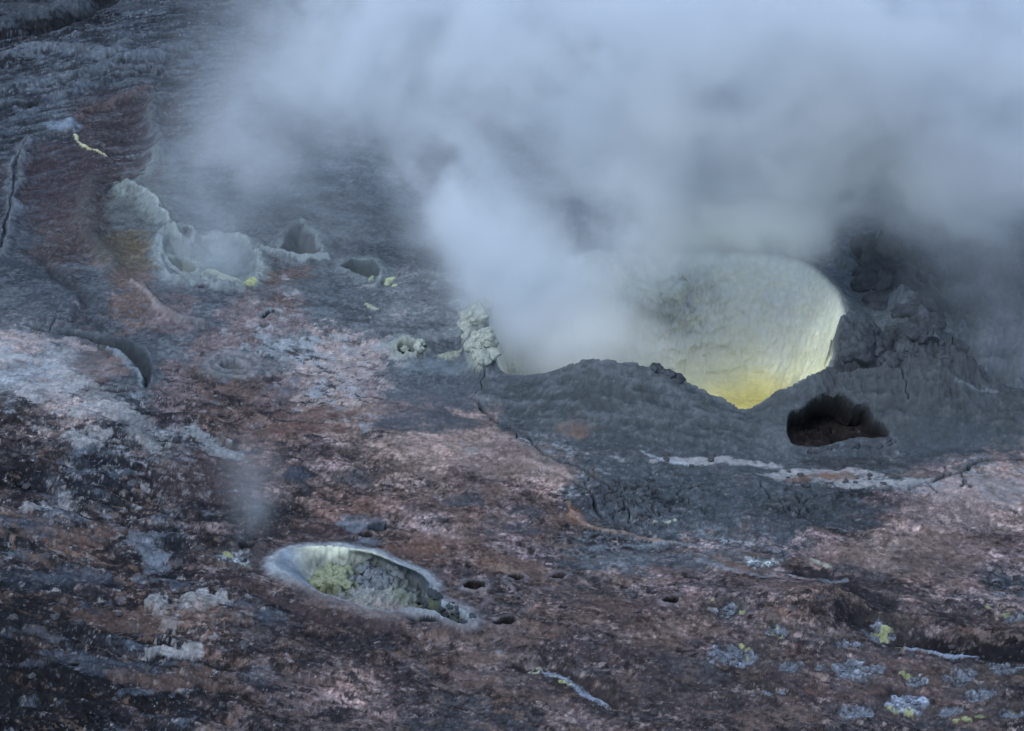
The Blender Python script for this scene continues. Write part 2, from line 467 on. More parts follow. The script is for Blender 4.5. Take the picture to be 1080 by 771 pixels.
# bright edge of the rim painted on as a highlight, grey flank outside
paint(w, np.exp(-((sd + 1) / 4.0) ** 2) * .35 * ss(855, 880, U[w]), (.48, .50, .44))
paint(w, np.exp(-((sd) / 3.0) ** 2) * .35, (.20, .23, .25))
claim(w, (sd > -6) & ~ins, rim_id); claim(w, ins, wall_id); claim(w, ins & (sd > wl * .95), floor_id)
claim(w, ~ins & (sd <= -6) & (out < .85) & (V[w] > 405) & (U[w] < 870) & (U[w] > 520), mound_id)
paint(w, (~ins & (out < 1)) * ss(1, .6, out) * ss(400, 415, V[w]) * .8, np.array([.072, .082, .088]) * (1 + .3 * NF[w] + .3 * NM[w])[..., None])
led = fbm(XF[w] / 7, (YF[w] + 1.5 * Z[w]) / 1.5, 7, 961, .64); rdg = fbm(X[w] / 2.4, Y[w] / 1.6, 6, 971, .62, True)
mk = (~ins) * (out < 1) * ss(1, .7, out) * nearside
Z[w] += mk * (.34 * led + .16 * rdg)
COL[w] = COL[w] * np.exp(mk * (.45 * led + .2 * rdg))[..., None]
paint(w, mk * ss(.45, .75, rdg + .8 * led) * .5, (.17, .19, .20))
paint(w, np.exp(-((sd + 3) / 5.0) ** 2) * nearside * .4 * np.clip(.6 + 1.5 * NA[w], 0, 1), (.22, .25, .27))  # pale highlight painted along the near crest
# creases on the mound
for q in [[(600, 430), (660, 428), (720, 437), (760, 447)], [(640, 445), (700, 452), (760, 456), (820, 457)], [(690, 462), (760, 468), (830, 468)]]:
    stroke(q, 5, (.11, .12, .125), .4, .12, 5)
# dark broken block on the crest
nb, = new_thing('rock_lip', 'dark knobbly rock lip on the mound crest just left of the glowing notch', 'rock lip', ['rock'])
w, k, dd = blob(697, 420, 24, 4.5, (.045, .05, .055), .9, .3, 8, .8, .75, nb)
f1, f2 = worley(X[w] / .9, Y[w] / .9, 9); Z[w] += k * .5 * (.6 - f1)
w, k, dd = blob(632, 418, 16, 3.5, (.10, .115, .12), .6, .3, 0, .8, .55)

# ------------------------------------------------------------------ ridge to the right of the crater with its cave and crags
rg, = new_thing('rock_ridge', 'dark grey ash ridge with the cave mouth in its face right of the crater', 'ridge', ['slope'])
RID = [(862, 432, 2.6), (890, 432, 3.2), (912, 431, 3.2), (935, 430, 3.9), (965, 428, 4.6), (990, 428, 4.7), (1015, 430, 3.7), (1045, 432, 2.3), (1090, 436, 1.5), (1160, 440, .4)]
q = smooth_open(RID, 4)
w = window(*bounds(RID), 110)
d, _, al, (hh,) = polyline(q, w, False, 2.5)
front = V[w] > np.interp(U[w], [p[0] for p in q], [p[1] for p in q])
t = np.clip(d / np.where(front, 100, 48), 0, 1)
hz = hh * (1 - t) ** 1.5 * (1 + .8 * t) * (1 + .12 * NM[w])
crag = fbm(X[w] / 2.2, Y[w] / 2.2, 6, 801, .62, True)
hz = hz * ~INC[w] * ss(848, 885, U[w]) 
led = fbm(X[w] / 7, (Y[w] + 1.5 * hz) / 1.6, 7, 963, .64)
Z[w] = np.where((hz > Z[w]) & (hz > .01), hz, Z[w]) + np.clip(hz, 0, 1.5) * .30 * led + hz * .17 * crag + hz * .10 * fbm(X[w] / .8, Y[w] / .8, 4, 811, .6)
claim(w, (t < .8) & (LAB[w] == 0) & (U[w] > 800), rg)
paint(w, ss(1, .6, t) * .8 * ~INC[w], np.array([.066, .073, .078]) * np.exp(.2 * NF[w] + .45 * crag + .5 * led)[..., None])
cr, = new_thing('rock_crag', 'jagged pale edged crag rising highest on the ridge at the right', 'crag', ['rock'])
w, k, dd = blob(968, 424, 28, 7, (.085, .095, .10), .8, .3, -10, .7, 1.2, cr)
f1, f2 = worley((X[w] + .6 * Y[w]) / 1.1 + .5 * W3[w], Y[w] / 2.4, 15)
Z[w] += k * (1.3 * (.55 - f1) + .5 * fbm(X[w] / .9, Y[w] / .9, 4, 822, .6, True))
paint(w, k * ss(.55, .2, f1) * .55, (.22, .25, .27))
w, k, dd = blob(1012, 428, 24, 7, (.075, .082, .086), .7, .3, 0, .6, .9)
f1, f2 = worley(X[w] / 1.2, Y[w] / 1.2, 16); Z[w] += k * .35 * (.5 - f1)
# lumpy grey mound between the crater and the crag
lm, = new_thing('ash_mound', 'lumpy grey mound against the right edge of the yellow crater', 'mound', ['mound'])
w, k, dd = blob(905, 384, 32, 16, (.088, .098, .110), .9, .3, 0, .6, 2.3, lm)
f1, f2 = worley(X[w] / 2.0 + .4 * W3[w], Y[w] / 2.6, 25); f3, f4 = worley(X[w] / .8, Y[w] / .9, 26)
Z[w] += k * (1.3 * (.55 - f1) + .35 * (.5 - f3))
# dark cliff behind
cl, = new_thing('rock_cliff', 'dark broken cliff in steam beyond the grey mound at the upper right', 'cliff', ['rock'])
q = smooth_open([(925, 268), (935, 300), (962, 330), (985, 372)], 4)
w = window(900, 1160, 250, 420)
d, _, al, _ = polyline(q, w, False, 8)
rt = U[w] > np.interp(V[w] * 1.0, [p[1] for p in q], [p[0] for p in q]) + 10 * W3[w]
fa = ss(0, 60, d) * rt * ss(1150, 1060, U[w]) * ss(252, 275, V[w]) * ss(418, 395, V[w])
c2 = fbm(X[w] / 4.5, Y[w] / 6, 6, 841, .58, True)
Z[w] += -2.2 * fa + fa * 2.6 * c2 + 1.2 * np.exp(-(d / 12) ** 2) * (1 + c2) * ss(250, 275, V[w]) * ss(410, 380, V[w])
paint(w, fa * .8, np.array([.040, .046, .053]) * np.exp(.5 * NF[w] + 1.1 * c2)[..., None])
claim(w, (fa > .25) & (LAB[w] == 0), cl)
for q in [[(880, 265), (905, 285), (912, 300), (935, 310)], [(905, 300), (925, 318), (948, 322)], [(930, 262), (928, 282), (948, 296)]]:
    stroke(q, 5, (.11, .125, .14), .6, .9, 5)
# cave
cv, = new_thing('cave', 'black cave mouth in the face of the grey ridge', 'cave', ['hollow'])
CAVE = [(829, 461), (832, 453), (845, 451), (856, 446), (872, 444), (888, 446), (900, 451), (914, 452), (920, 458), (934, 463), (936, 467), (905, 467.5), (880, 471), (858, 472), (838, 471), (832, 467)]
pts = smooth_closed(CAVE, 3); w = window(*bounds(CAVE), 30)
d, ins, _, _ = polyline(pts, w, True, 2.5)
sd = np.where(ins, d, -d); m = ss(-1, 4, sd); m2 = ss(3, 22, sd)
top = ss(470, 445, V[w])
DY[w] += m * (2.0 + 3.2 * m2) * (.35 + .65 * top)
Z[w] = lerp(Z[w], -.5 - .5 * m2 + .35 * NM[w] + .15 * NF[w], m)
paint(w, ss(-2, 3, sd) * .97, np.array([.026, .021, .020]) * np.exp(1.2 * NF[w] + .8 * NB[w])[..., None])  # the cave's shade is painted into its dark colour as well
claim(w, sd > -1, cv)

# ash and pale gravel below the ridge
for p in [(760, 487, 80, 3.6, 3), (880, 503, 65, 7, 0), (905, 512, 50, 6, 0), (840, 498, 40, 4, -3), (935, 515, 60, 6, 0)]:
    blob(*p[:4], (.33, .33, .33), .85, .4, p[4], 1.6)
blob(880, 503, 26, 4, (.24, .13, .085), .75, .5, 0, 2)
blob(845, 508, 16, 4, (.20, .115, .08), .6, .5, 0, 2)
blob(960, 503, 22, 4, (.22, .17, .13), .5, .5, 0, 2)
blob(905, 488, 60, 7, (.055, .058, .062), .8, .4, 5)
stroke([(675, 478), (700, 486), (730, 490)], 3, (.34, .37, .40), .85)
stroke([(1006, 442), (1030, 441), (1050, 437)], 1.6, (.22, .25, .27), .5)
blob(1020, 470, 55, 12, (.075, .090, .10), .85, .25)

# ------------------------------------------------------------------ cracks
random.seed(11)
def crack(name_label, pts, width, depth=.6, branches=0, group=None):
    ident, = new_thing('ground_crack', name_label, 'crack', ['crack'], group)
    def one(p, wd, dp):
        p = smooth_open(p, 3)
        jag = [(a + random.uniform(-2.2, 2.2), b + random.uniform(-1.0, 1.0)) for a, b in p]
        w = window(*bounds(jag), 14)
        d, _, al, _ = polyline(jag, w, False, 4)
        we = wd * np.clip(.95 + 1.3 * W4[w] + .9 * NF[w], .25, 1.7)
        k = ss(we, we * .2, d) * np.clip(we, 0, 1)
        Z[w] -= dp * k
        paint(w, k * .8, (.024, .027, .031))
        paint(w, ss(wd * 2.6, wd * 1.2, d) * (1 - k) * .25, (.16, .18, .20))
        claim(w, d < wd * .8, ident)
    one(pts, width, depth)
    for _ in range(branches):
        i = random.randrange(len(pts)); a, b = pts[i]; L = random.uniform(14, 40); g = random.choice([-1, 1]) * random.uniform(.3, 1.4)
        q = [(a, b)]
        for s in range(3):
            a += L / 3 * math.cos(g); b += L / 3 * math.sin(g) / KV * 1.4; g += random.uniform(-.5, .5); q.append((a, b))
        one(q, width * .42, depth * .35)
crack('long dark crack running down right from the pale lump at the crater edge', [(497, 419), (512, 432), (527, 447), (545, 454), (560, 462), (568, 475), (585, 488), (602, 492), (620, 500), (640, 512), (652, 519)], 2.6, .9, 5)
crack('ragged crack bordering the pink soil below the long dark crack', [(572, 497), (595, 505), (615, 514), (628, 530), (634, 545)], 2.0, .5, 3)
crack('crack curving right across the grey apron under the mound', [(640, 512), (668, 520), (700, 512), (720, 507)], 1.6, .4, 4)
crack('crack climbing in the grey apron right of the curving crack', [(655, 522), (663, 536), (664, 548)], 1.5, .4, 2)
crack('forked crack in grey mud left of the pale gravel strip', [(800, 510), (812, 528), (830, 535), (850, 532), (862, 524)], 1.6, .4, 4)
crack('thin crack in grey mud above the pale yellow flecks', [(676, 534), (690, 542), (712, 546), (735, 540)], 1.4, .35, 3)
crack('black broken crack edging the pale pink crust at the right', [(935, 522), (955, 520), (972, 514), (990, 511), (1012, 503), (1030, 492), (1060, 487), (1090, 482)], 4.2, .7, 4)
crack('short thin crack on the grey slope right of the cave', [(950, 436), (953, 443), (956, 450)], 1.4, .3, 0)
crack('thin crack in grey ground left of the pale sulphur lump', [(448, 360), (465, 363), (487, 368)], 1.8, .4, 0)
crack('dark crack along the upper edge of the crescent hollow', [(28, 346), (50, 352), (85, 355), (105, 353)], 2.6, .5, 2)
crack('thin dark crack across dark ground at the upper left', [(60, 88), (95, 84), (130, 76), (158, 74)], 2.2, .5, 2)
crack('dark crack running down the left edge of the maroon slope', [(22, 165), (16, 195), (8, 225), (2, 260)], 3, .5, 2)
random.seed(12)
w = window(590, 900, 480, 570)
f1, f2 = worley(X[w] / 3.4 + 1.1 * W3[w], Y[w] / 3.4 + 1.1 * W4[w], 77)
reg = np.clip(1.3 * np.maximum(ss(1.2, .5, np.hypot((U[w] - 690) / 70, (V[w] - 527) / 32)), ss(1.2, .5, np.hypot((U[w] - 840) / 50, (V[w] - 527) / 22))), 0, 1) * ss(-2.2, -1.2, f_d[w])
ck = ss(.10, .03, f2 - f1) * reg
Z[w] -= .25 * ck; paint(w, ck * .9, (.020, .027, .031))

# ------------------------------------------------------------------ small sulphur crater, lower centre
lip_i, bowl_i, flo_i, crust_i, slit_i = new_thing('sulphur_pit', 'almond shaped pit with green yellow sulphur lumps and smooth pale blue lip at lower centre', 'pit',
                                   ['lip', 'wall', 'floor', 'sulphur_crust', 'slit'])
PIT = [(290, 597), (298, 588), (318, 582), (345, 580), (372, 583), (400, 591), (425, 600), (445, 610), (454, 620), (453, 629), (468, 637), (486, 646), (500, 658), (489, 663), (472, 658), (456, 650),
       (436, 647), (412, 650), (388, 645), (362, 638), (334, 628), (310, 615), (296, 606)]
pts = smooth_closed(PIT, 3); w = window(*bounds(PIT), 70)
d, ins, _, _ = polyline(pts, w, True, 4.5); sd = np.where(ins, d, -d)
bowl = ss(345, 310, U[w])                                   # the left end is a smooth bowl, the rest is steep and broken
tailm = ss(440, 480, U[w])
wl = lerp(9.0, 42.0, bowl); dp = lerp(1.0, .6, tailm)
dep = ss(0, 1, np.clip(sd / wl, 0, 1))
Z[w] = Z[w] * ss(6, 40, -sd) + .45 * np.exp(-(np.clip(-sd, 0, 99) / 16) ** 2) * (~ins) * np.clip(.8 + 1.1 * NM[w] + .5 * W3[w], .2, 2) - np.where(ins, dp * dep, 0) + np.where(ins, .45 * (1 - dep), 0)
rub = fbm(X[w] / .75 + .5 * W3[w], Y[w] / .9, 5, 977, .6, True)
Z[w] += ins * (1 - bowl) * ss(1, 12, sd) * (.42 * rub + .45 * fbm(X[w] / 1.2, Y[w] / 1.2, 5, 901, .6) + .22 * NF[w])
paint(w, ss(-30, -8, sd) * (~ins) * .55, np.array(PAL['m']) * 1.2)
pal = lerp(np.array([.24, .285, .33]), np.array([.60, .61, .47]), (ss(330, 300, V[w] - 280 + .0 * U[w]) * ss(606, 590, V[w]) * ss(300, 330, U[w]))[..., None])  # bowl with its shaded blue near side and lit cream far side painted in
inner = lerp(pal, np.array([.16, .18, .17]), ((1 - bowl) * ss(0, lerp(12, 4, tailm), sd))[..., None])
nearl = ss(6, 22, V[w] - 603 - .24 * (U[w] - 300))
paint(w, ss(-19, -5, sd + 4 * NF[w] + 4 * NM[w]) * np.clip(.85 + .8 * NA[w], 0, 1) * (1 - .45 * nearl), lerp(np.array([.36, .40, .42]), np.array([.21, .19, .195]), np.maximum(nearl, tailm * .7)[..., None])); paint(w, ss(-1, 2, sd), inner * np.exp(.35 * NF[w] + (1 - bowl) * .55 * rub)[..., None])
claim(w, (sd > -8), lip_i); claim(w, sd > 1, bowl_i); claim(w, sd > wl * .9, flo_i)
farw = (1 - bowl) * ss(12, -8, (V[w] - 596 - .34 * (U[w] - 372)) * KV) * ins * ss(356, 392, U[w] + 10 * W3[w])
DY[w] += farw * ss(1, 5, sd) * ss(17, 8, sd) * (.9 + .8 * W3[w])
paint(w, farw * ss(1, 3, sd) * ss(16, 9, sd + 5 * W3[w]) * .75, (.05, .056, .056))  # shade under the far wall's overhang, painted dark
DY[w] += ins * ss(1, 5, sd) * ss(22, 10, sd) * (1 - bowl) * .45 * fbm(X[w] / .9, Z[w] / .5, 5, 955, .6)
# shade of the undercut painted dark along the far wall of the tail
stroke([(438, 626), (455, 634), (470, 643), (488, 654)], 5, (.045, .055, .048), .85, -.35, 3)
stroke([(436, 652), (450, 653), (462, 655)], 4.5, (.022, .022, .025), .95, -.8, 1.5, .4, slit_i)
stroke([(428, 646), (450, 646), (475, 655), (497, 661)], 2.2, (.20, .23, .25), .7, .25, 3)
blob(398, 602, 13, 5, (.23, .27, .29), .9, .3, 10, .6, .5); blob(384, 594, 7, 3, (.20, .24, .26), .8, .3, 0, .6, .3)
blob(388, 618, 34, 9, (.32, .33, .32), .85, .4, 8, .8, .15, flo_i)
blob(398, 628, 26, 4, (.42, .35, .31), .5, .5, 8, 1)
blob(425, 632, 20, 4, (.30, .27, .27), .7, .4, 5, 1)
blob(424, 620, 16, 6, (.20, .22, .15), .7, .4, 20, 1.4, .4)
blob(450, 632, 16, 5, (.13, .15, .09), .7, .4, 20, 1.2, .3)
w, k, dd = blob(354, 604, 27, 16, None, 1, .22, 15, .7, .25, crust_i)
f1, f2 = worley(X[w] / .72 + .35 * W3[w], Y[w] / 1.35, 35); f3, f4 = worley(X[w] / .30 + .3 * NF[w], Y[w] / .38, 36)
Z[w] += k * (.62 * np.sqrt(np.clip(.85 - f1, 0, 1)) - .5 + .16 * (.6 - f3) + .14 * fbm(X[w] / .5, Y[w] / .5, 4, 981, .65, True) + .25 * W3[w])
sc_col = lerp(np.array([.36, .38, .22]), np.array([.24, .28, .22]), ss(345, 365, U[w] + 8 * W3[w])[..., None]) * lerp(.45, 1.1, ss(.02, .3, f2 - f1))[..., None]
sc_col = lerp(sc_col, np.array([.52, .54, .24]), (ss(.3, .1, f3) * .4)[..., None])
paint(w, k, .55 * sc_col * (1 + .3 * NF[w])[..., None])  # crust painted darker so the gaps between the blocks look shaded

# ------------------------------------------------------------------ steaming double basin, upper left
b1, b2, b3 = new_thing('vent_basin', 'pale rimmed round basin filled with steam at upper left', 'basin', ['rim', 'wall', 'floor'])
pit([(170, 272), (172, 256), (184, 250), (200, 254), (215, 248), (238, 249), (258, 256), (270, 268), (274, 284), (266, 298), (248, 303), (228, 303), (212, 298), (196, 300), (180, 296), (172, 286)],
    .9, 24, .75, 9, (.20, .24, .24), (.17, .20, .205), (.30, .35, .35), .9, 3, ids=(b1, b2, b3))
p1, p2 = new_thing('vent', 'smaller green grey vent bowl in the left corner of the steamy basin', 'vent', ['rim', 'bowl'])
pit(ell_pts(193, 274, 15, 9, 0), 1.2, 15, .5, 5, (.11, .125, .10), (.16, .185, .165), (.30, .34, .33), .8, 1.5, ids=(p1, p2))
stroke([(212, 286), (222, 281), (238, 287), (252, 290)], 4, (.36, .39, .33), .7, .5)
blob(264, 300, 8, 4, (.42, .45, .12), .85, .4, 20, 1, .2)
blob(258, 297, 22, 8, (.22, .26, .26), .4, .5)
rd, = new_thing('pale_ridge', 'pale crusted ridge climbing up and left from the steamy basin', 'ridge', ['crest'])
stroke([(133, 203), (146, 206), (156, 214), (165, 224), (174, 233), (182, 247)], 13, (.20, .235, .225), .8, .75, 7, .8, rd)
stroke([(137, 201), (150, 205), (160, 213), (170, 224), (180, 236)], 4, (.34, .38, .37), .7, .35, 6)
stroke([(133, 203), (146, 193), (158, 178), (165, 165)], 6, (.19, .23, .225), .6, .3, 7)
stroke([(100, 192), (125, 190)], 3, (.03, .03, .03), .6, -.2)
stroke([(185, 250), (200, 240), (206, 250)], 4, (.25, .29, .28), .7, .5)
stroke([(140, 300), (160, 325), (175, 335)], 3, (.30, .27, .26), .6, .2)
stroke([(275, 262), (300, 272), (325, 275), (345, 272)], 3.2, (.28, .33, .34), .8, .6, 3)
h1, h2 = new_thing('vent', 'dark hollow vent above the thin pale ridge right of the steamy basin', 'vent', ['rim', 'bowl'])
pit([(293, 268), (298, 254), (306, 244), (318, 238), (330, 246), (337, 258), (338, 270), (325, 273), (308, 272)], 1.2, 18, .2, 6, (.075, .085, .082), (.090, .10, .105), (.20, .235, .24), .6, 3, ids=(h1, h2))
stroke([(314, 234), (325, 242), (335, 252), (338, 266)], 4.5, (.22, .26, .26), .6, .12, 6)
blob(310, 232, 14, 5, (.06, .068, .072), .7, .4, 0, 1.5, .3)
for p in [(316, 186, 15, 6), (315, 210, 13, 4), (344, 207, 6, 3.5), (356, 236, 8, 4), (357, 258, 5, 5), (378, 255, 10, 2), (336, 228, 8, 2)]:
    blob(*p, (.06, .067, .075), .7, .4, 0, 1.8, -.25)
h1, h2 = new_thing('vent', 'small dark vent with yellow sulphur flecks on its right edge at upper centre left', 'vent', ['rim', 'bowl'])
pit([(358, 280), (366, 276), (380, 274), (394, 278), (402, 287), (398, 294), (384, 294), (372, 290)], 1.6, 9, .5, 7, (.05, .058, .06), (.10, .12, .125), (.22, .26, .27), .75, 1.5, ids=(h1, h2))
for p in [(388, 285, 3.5, 2.6), (395, 290, 3.5, 2.4), (411, 295, 3.5, 5), (416, 301, 3, 2.4), (392, 296, 3, 2)]:
    blob(*p, (.48, .52, .30), .9, .3, 25, .8, .15)
stroke([(384, 304), (396, 302), (404, 294)], 2.5, (.26, .30, .30), .7, .3)
stroke([(388, 322), (398, 327)], 3, (.42, .44, .32), .7, .1)
v1, v2 = new_thing('vent', 'little vent with a pale crusted rim left of the tall sulphur lump', 'vent', ['rim', 'bowl'])
pit(ell_pts(430, 371, 12, 7, 10, 10, .15), 1.5, 8, .95, 8, (.10, .11, .08), (.17, .19, .15), (.36, .39, .34), .9, 2, ids=(v1, v2))
blob(444, 377, 4, 3, (.04, .045, .05), .9, .3, 0, 1, -.5)
su_i, = new_thing('sulphur_lump', 'tall pale yellow sulphur lump standing on the left rim of the crater', 'sulphur lump', ['lump'])
w, k, dd = blob(506, 386, 15, 13, (.50, .53, .42), .95, .3, 0, .5, 0, su_i); Z[w] += 1.0 * ss(1.6, .5, dd + .4 * NM[w])
f1, f2 = worley(X[w] / .9 + .4 * W3[w], Y[w] / 1.2, 45); Z[w] += k * (.9 * (.6 - f1) + .3 * NF[w])
paint(w, k * ss(.1, .0, f2 - f1) * .5, (.18, .20, .17))
w, k, dd = blob(503, 356, 15, 15, (.40, .44, .38), .8, .4, 0, 1, 1.3)
blob(475, 376, 12, 4, (.44, .47, .34), .8, .4, -20, 1, .3)
w, k, dd = blob(480, 388, 60, 9, (.17, .20, .22), .6, .5)
w, k, dd = blob(590, 398, 26, 8, (.30, .34, .33), .8, .35, 0, .6, 2.8)
f1, f2 = worley(X[w] / .8, Y[w] / .8, 55); Z[w] += k * .5 * (.5 - f1)
blob(525, 399, 14, 4, (.05, .055, .06), .6, .5, 30, .6)  # shade at the right foot of the lump, painted dark

# ------------------------------------------------------------------ crescent hollow, left
c1, c2 = new_thing('hollow', 'dark crescent shaped hollow on the left with a pale inner edge', 'hollow', ['bank', 'bed'])
pit([(58, 350), (85, 353), (112, 354), (135, 361), (155, 374), (163, 388), (158, 404), (150, 411), (147, 398), (140, 384), (122, 371), (100, 361), (75, 358)], 1.3, 14, .3, 6, (.055, .060, .066), (.045, .052, .060), (.10, .12, .135), .7, 2, ids=(c1, c2))
stroke([(112, 366), (130, 379), (143, 393), (148, 408)], 3.4, (.21, .245, .27), .7, .12, 6)
blob(105, 388, 28, 12, (.21, .165, .155), .6, .5)
stroke([(92, 409), (112, 413), (135, 411)], 3, (.025, .024, .026), .85, -.4)
blob(90, 378, 20, 9, (.14, .15, .155), .6, .5)
# ringed mud pool
m1, m2 = new_thing('mud_pool', 'shallow round mud pool ringed by concentric grey ridges', 'mud pool', ['rings', 'pool'])
w = window(195, 300, 350, 415)
dd = np.hypot(U[w] - 246 + 10 * W3[w], (V[w] - 384) * KV + 10 * W4[w]) 
k = ss(42, 30, dd)
Z[w] = lerp(Z[w], 0, k * .8) + k * (.07 * np.cos(dd / 42 * 2 * math.pi * 3.1)) - .7 * ss(16, 5, dd)
paint(w, k * .5, lerp(np.array([.13, .15, .16]), np.array([.23, .26, .27]), (.5 + .5 * np.cos(dd / 42 * 2 * math.pi * 3.1))[..., None]))
paint(w, ss(13, 7, dd) * .7, (.065, .08, .085))
claim(w, dd < 34, m1); claim(w, dd < 14, m2)
stroke([(205, 393), (216, 399), (226, 405)], 2, (.05, .05, .055), .8, -.25)
# bent trench with pale ends
t1, = new_thing('trench', 'bent narrow black trench on grey ground above the ringed mud pool', 'trench', ['trench'])
stroke([(274, 336), (284, 330), (294, 331), (304, 335), (314, 337)], 5.5, (.25, .29, .30), .6, .1)
stroke([(276, 336), (284, 331), (294, 331), (304, 335), (314, 337)], 2.7, (.028, .032, .035), .95, -.6, 2, .5, t1)
# ------------------------------------------------------------------ small round holes
def hole(u, v, ru, rv, label, ang=0, depth=1.4, lipc=(.22, .20, .21), col=(.009, .008, .009), lip=.18, name='hole', m=.95):
    a, b = new_thing(name, label, 'hole', ['rim', 'pit'], 'small round holes in the reddish soil')
    pit(ell_pts(u, v, ru, rv, ang, 10, .12, int(v)), depth, ru * .55, lip, max(3.6, ru * .42), col, np.array(col) * .8, lipc, m, 1.0, ids=(a, b), pad=30)  # near black wall and floor colour paints in the shade inside the hole
hole(500, 619, 13, 5.5, 'largest round hole in the reddish soil right of the sulphur pit', lipc=(.22, .20, .205), col=(.013, .011, .011), depth=1.5, m=1.0)
hole(545, 609, 9, 4, 'small black hole with a pale edge up right of the largest round hole')
hole(588, 605, 10, 4, 'shallow hole with a pale lower edge, topmost right of the row of holes', col=(.045, .034, .033))
hole(533, 657, 12, 4.5, 'flat black hole just off the tail of the sulphur pit', col=(.024, .022, .024), m=.35)
hole(708, 636, 9, 4, 'lone black hole with pale right edge in the middle of the brown slope')
hole(494, 600, 4, 2, 'tiny black hole above the largest round hole', depth=.5, m=.2)
hole(672, 649, 4, 2, 'tiny black hole left below the lone black hole', depth=.5, m=.3)
hole(400, 556, 13, 5.5, 'black hole beside a blue grey patch above the sulphur pit', col=(.016, .016, .018), m=.2)
hole(386, 565, 8, 3, 'narrow black hole under the blue grey patch above the sulphur pit', col=(.02, .02, .022), m=.2, depth=.6)
hole(262, 578, 12, 4.5, 'dark ragged hole left above the almond shaped pit', col=(.035, .037, .042), m=.2)
hole(342, 348, 0.1, 0.1, 'x') if False else None
hole(280, 348, 5, 2.2, 'small dark hole under the bent trench', col=(.04, .046, .052), m=.2)
hole(213, 306, 4, 1.8, 'tiny dark hole below the steamy basin', col=(.05, .06, .07), m=.2, depth=.5)
blob(379, 553, 20, 7, (.19, .23, .27), .7, .5, 0, 1.6); blob(388, 573, 18, 6, (.17, .20, .24), .6, .5, 0, 1.6)
hole(543, 680, 12, 3.2, 'x', col=(.05, .04, .04)) if False else None
stroke([(530, 612), (545, 628), (556, 640), (548, 650)], 2.2, (.20, .185, .195), .6, .1, 4)
stroke([(495, 632), (520, 634), (500, 648)], 4, (.17, .155, .165), .5, .1, 6)
stroke([(560, 622), (600, 618), (650, 607)], 2.2, (.17, .155, .165), .5, .05, 6)
blob(538, 600, 20, 4, (.33, .24, .18), .5, .5, 0, 2)
sp, = new_thing('slate_patch', 'dark slate coloured hummock on red ground at left centre', 'hummock', ['hummock'])
w, k, dd = blob(312, 503, 17, 7, (.055, .065, .085), .9, .3, 0, .9, .35, sp)
# ------------------------------------------------------------------ crusted trench, lower centre
tr_i, cr_i = new_thing('trench', 'long crusted trench with blue grey plates on brown soil at the bottom centre', 'trench', ['trench', 'crust'])
stroke([(556, 703), (570, 706), (590, 708), (608, 717), (622, 728), (645, 740)], 12, (.045, .036, .037), .85, -.6, 3, .45, tr_i)
w, k, d, al = stroke([(570, 708), (590, 711), (605, 719), (620, 730), (643, 741)], 5.5, (.28, .32, .38), .95, .35, 4, .5, cr_i)
stroke([(562, 704), (570, 703), (568, 710), (560, 710)], 3.2, (.44, .45, .33), .85, .25, 2)
for p in [(592, 717, 4, 1.8), (600, 718, 3, 1.5), (585, 712, 2, 1.2)]: blob(*p, (.55, .56, .25), .9, .3)
blob(525, 688, 10, 2.5, (.24, .26, .27), .7, .4, 10, 1.5, .1); blob(522, 684, 20, 6, (.05, .042, .043), .5, .5)

# ------------------------------------------------------------------ crusted hollows, lower right
CRUSTS = {}
def crusted(u, v, ru, rv, label, dark=(.030, .028, .031), crustc=(.175, .192, .222), yel=(), ang=0, plates=.5, seed=1, darkoff=(0, 0), name='crust_patch'):
    CRUSTS[label] = (u, v, ru, rv, int(4 + 22 * plates * ru / 18))
    a, b = new_thing(name, label, 'crust patch', ['hollow', 'crust'], 'blue grey crust patches on the brown soil')
    blob(u + darkoff[0], v + darkoff[1], ru * 1.25, rv * 1.2, dark, .8, .5, ang, 1.7, -.35, a)
    blob(u, v, ru * 1.9, rv * 1.7, (.12, .105, .10), .35, .9, ang, 1.6)
    q = max(ru, rv * KV) * 1.9; w = window(u - q, u + q, v - q / KV, v + q / KV)
    x = U[w] - u + ru * .9 * W3[w]; y = (V[w] - v) * KV + rv * KV * .9 * W4[w]
    dd = np.hypot(x / ru / 1.15, y / (rv * KV) / 1.1)
    n = fbm(XF[w] / 1.3, YF[w] / .85, 5, 1000 + seed * 7, .68)
    k = ss(1.05, .75, dd + .95 * n) * ss(-.35 + .7 * (1 - plates) - .2, -.2 + .7 * (1 - plates) - .2, n)
    Z[w] += k * (.16 + .10 * NF[w])
    paint(w, k * .95, np.array(crustc) * np.exp(.28 * f_a[w] + .2 * f_c[w])[..., None])
    claim(w, (k > .5), b)
    for (yu, yv, yr) in yel:
        blob(yu, yv, yr, yr / 2.1, (.38, .40, .19), .85, .4, 0, 2.2, .06, b)
crusted(772, 690, 27, 10, 'oval black hollow with blue grey crust below and yellow flecks on top', yel=[(783, 680, 3), (790, 685, 3), (788, 692, 2)], plates=.55, seed=2, name='crust_hollow')
crusted(834, 704, 13, 6, 'small blue grey crust patch right of the oval hollow', plates=.6, seed=3, dark=(.08, .06, .06))
crusted(864, 704, 8, 4, 'faint blue grey crust patch, third from the oval hollow', plates=.4, seed=4, dark=(.07, .055, .055))
crusted(899, 707, 18, 11, 'broad upright blue grey crust patch with a black notch on its left', plates=.75, seed=5, dark=(.07, .055, .055))
crusted(926, 708, 9, 6, 'pale grey crust patch close right of the broad upright one', plates=.55, seed=6, dark=(.09, .065, .06))
crusted(968, 717, 11, 6, 'grey crust patch with a lime yellow streak on its left', yel=[(950, 711, 4), (958, 713, 5)], plates=.6, seed=7, dark=(.05, .043, .043))
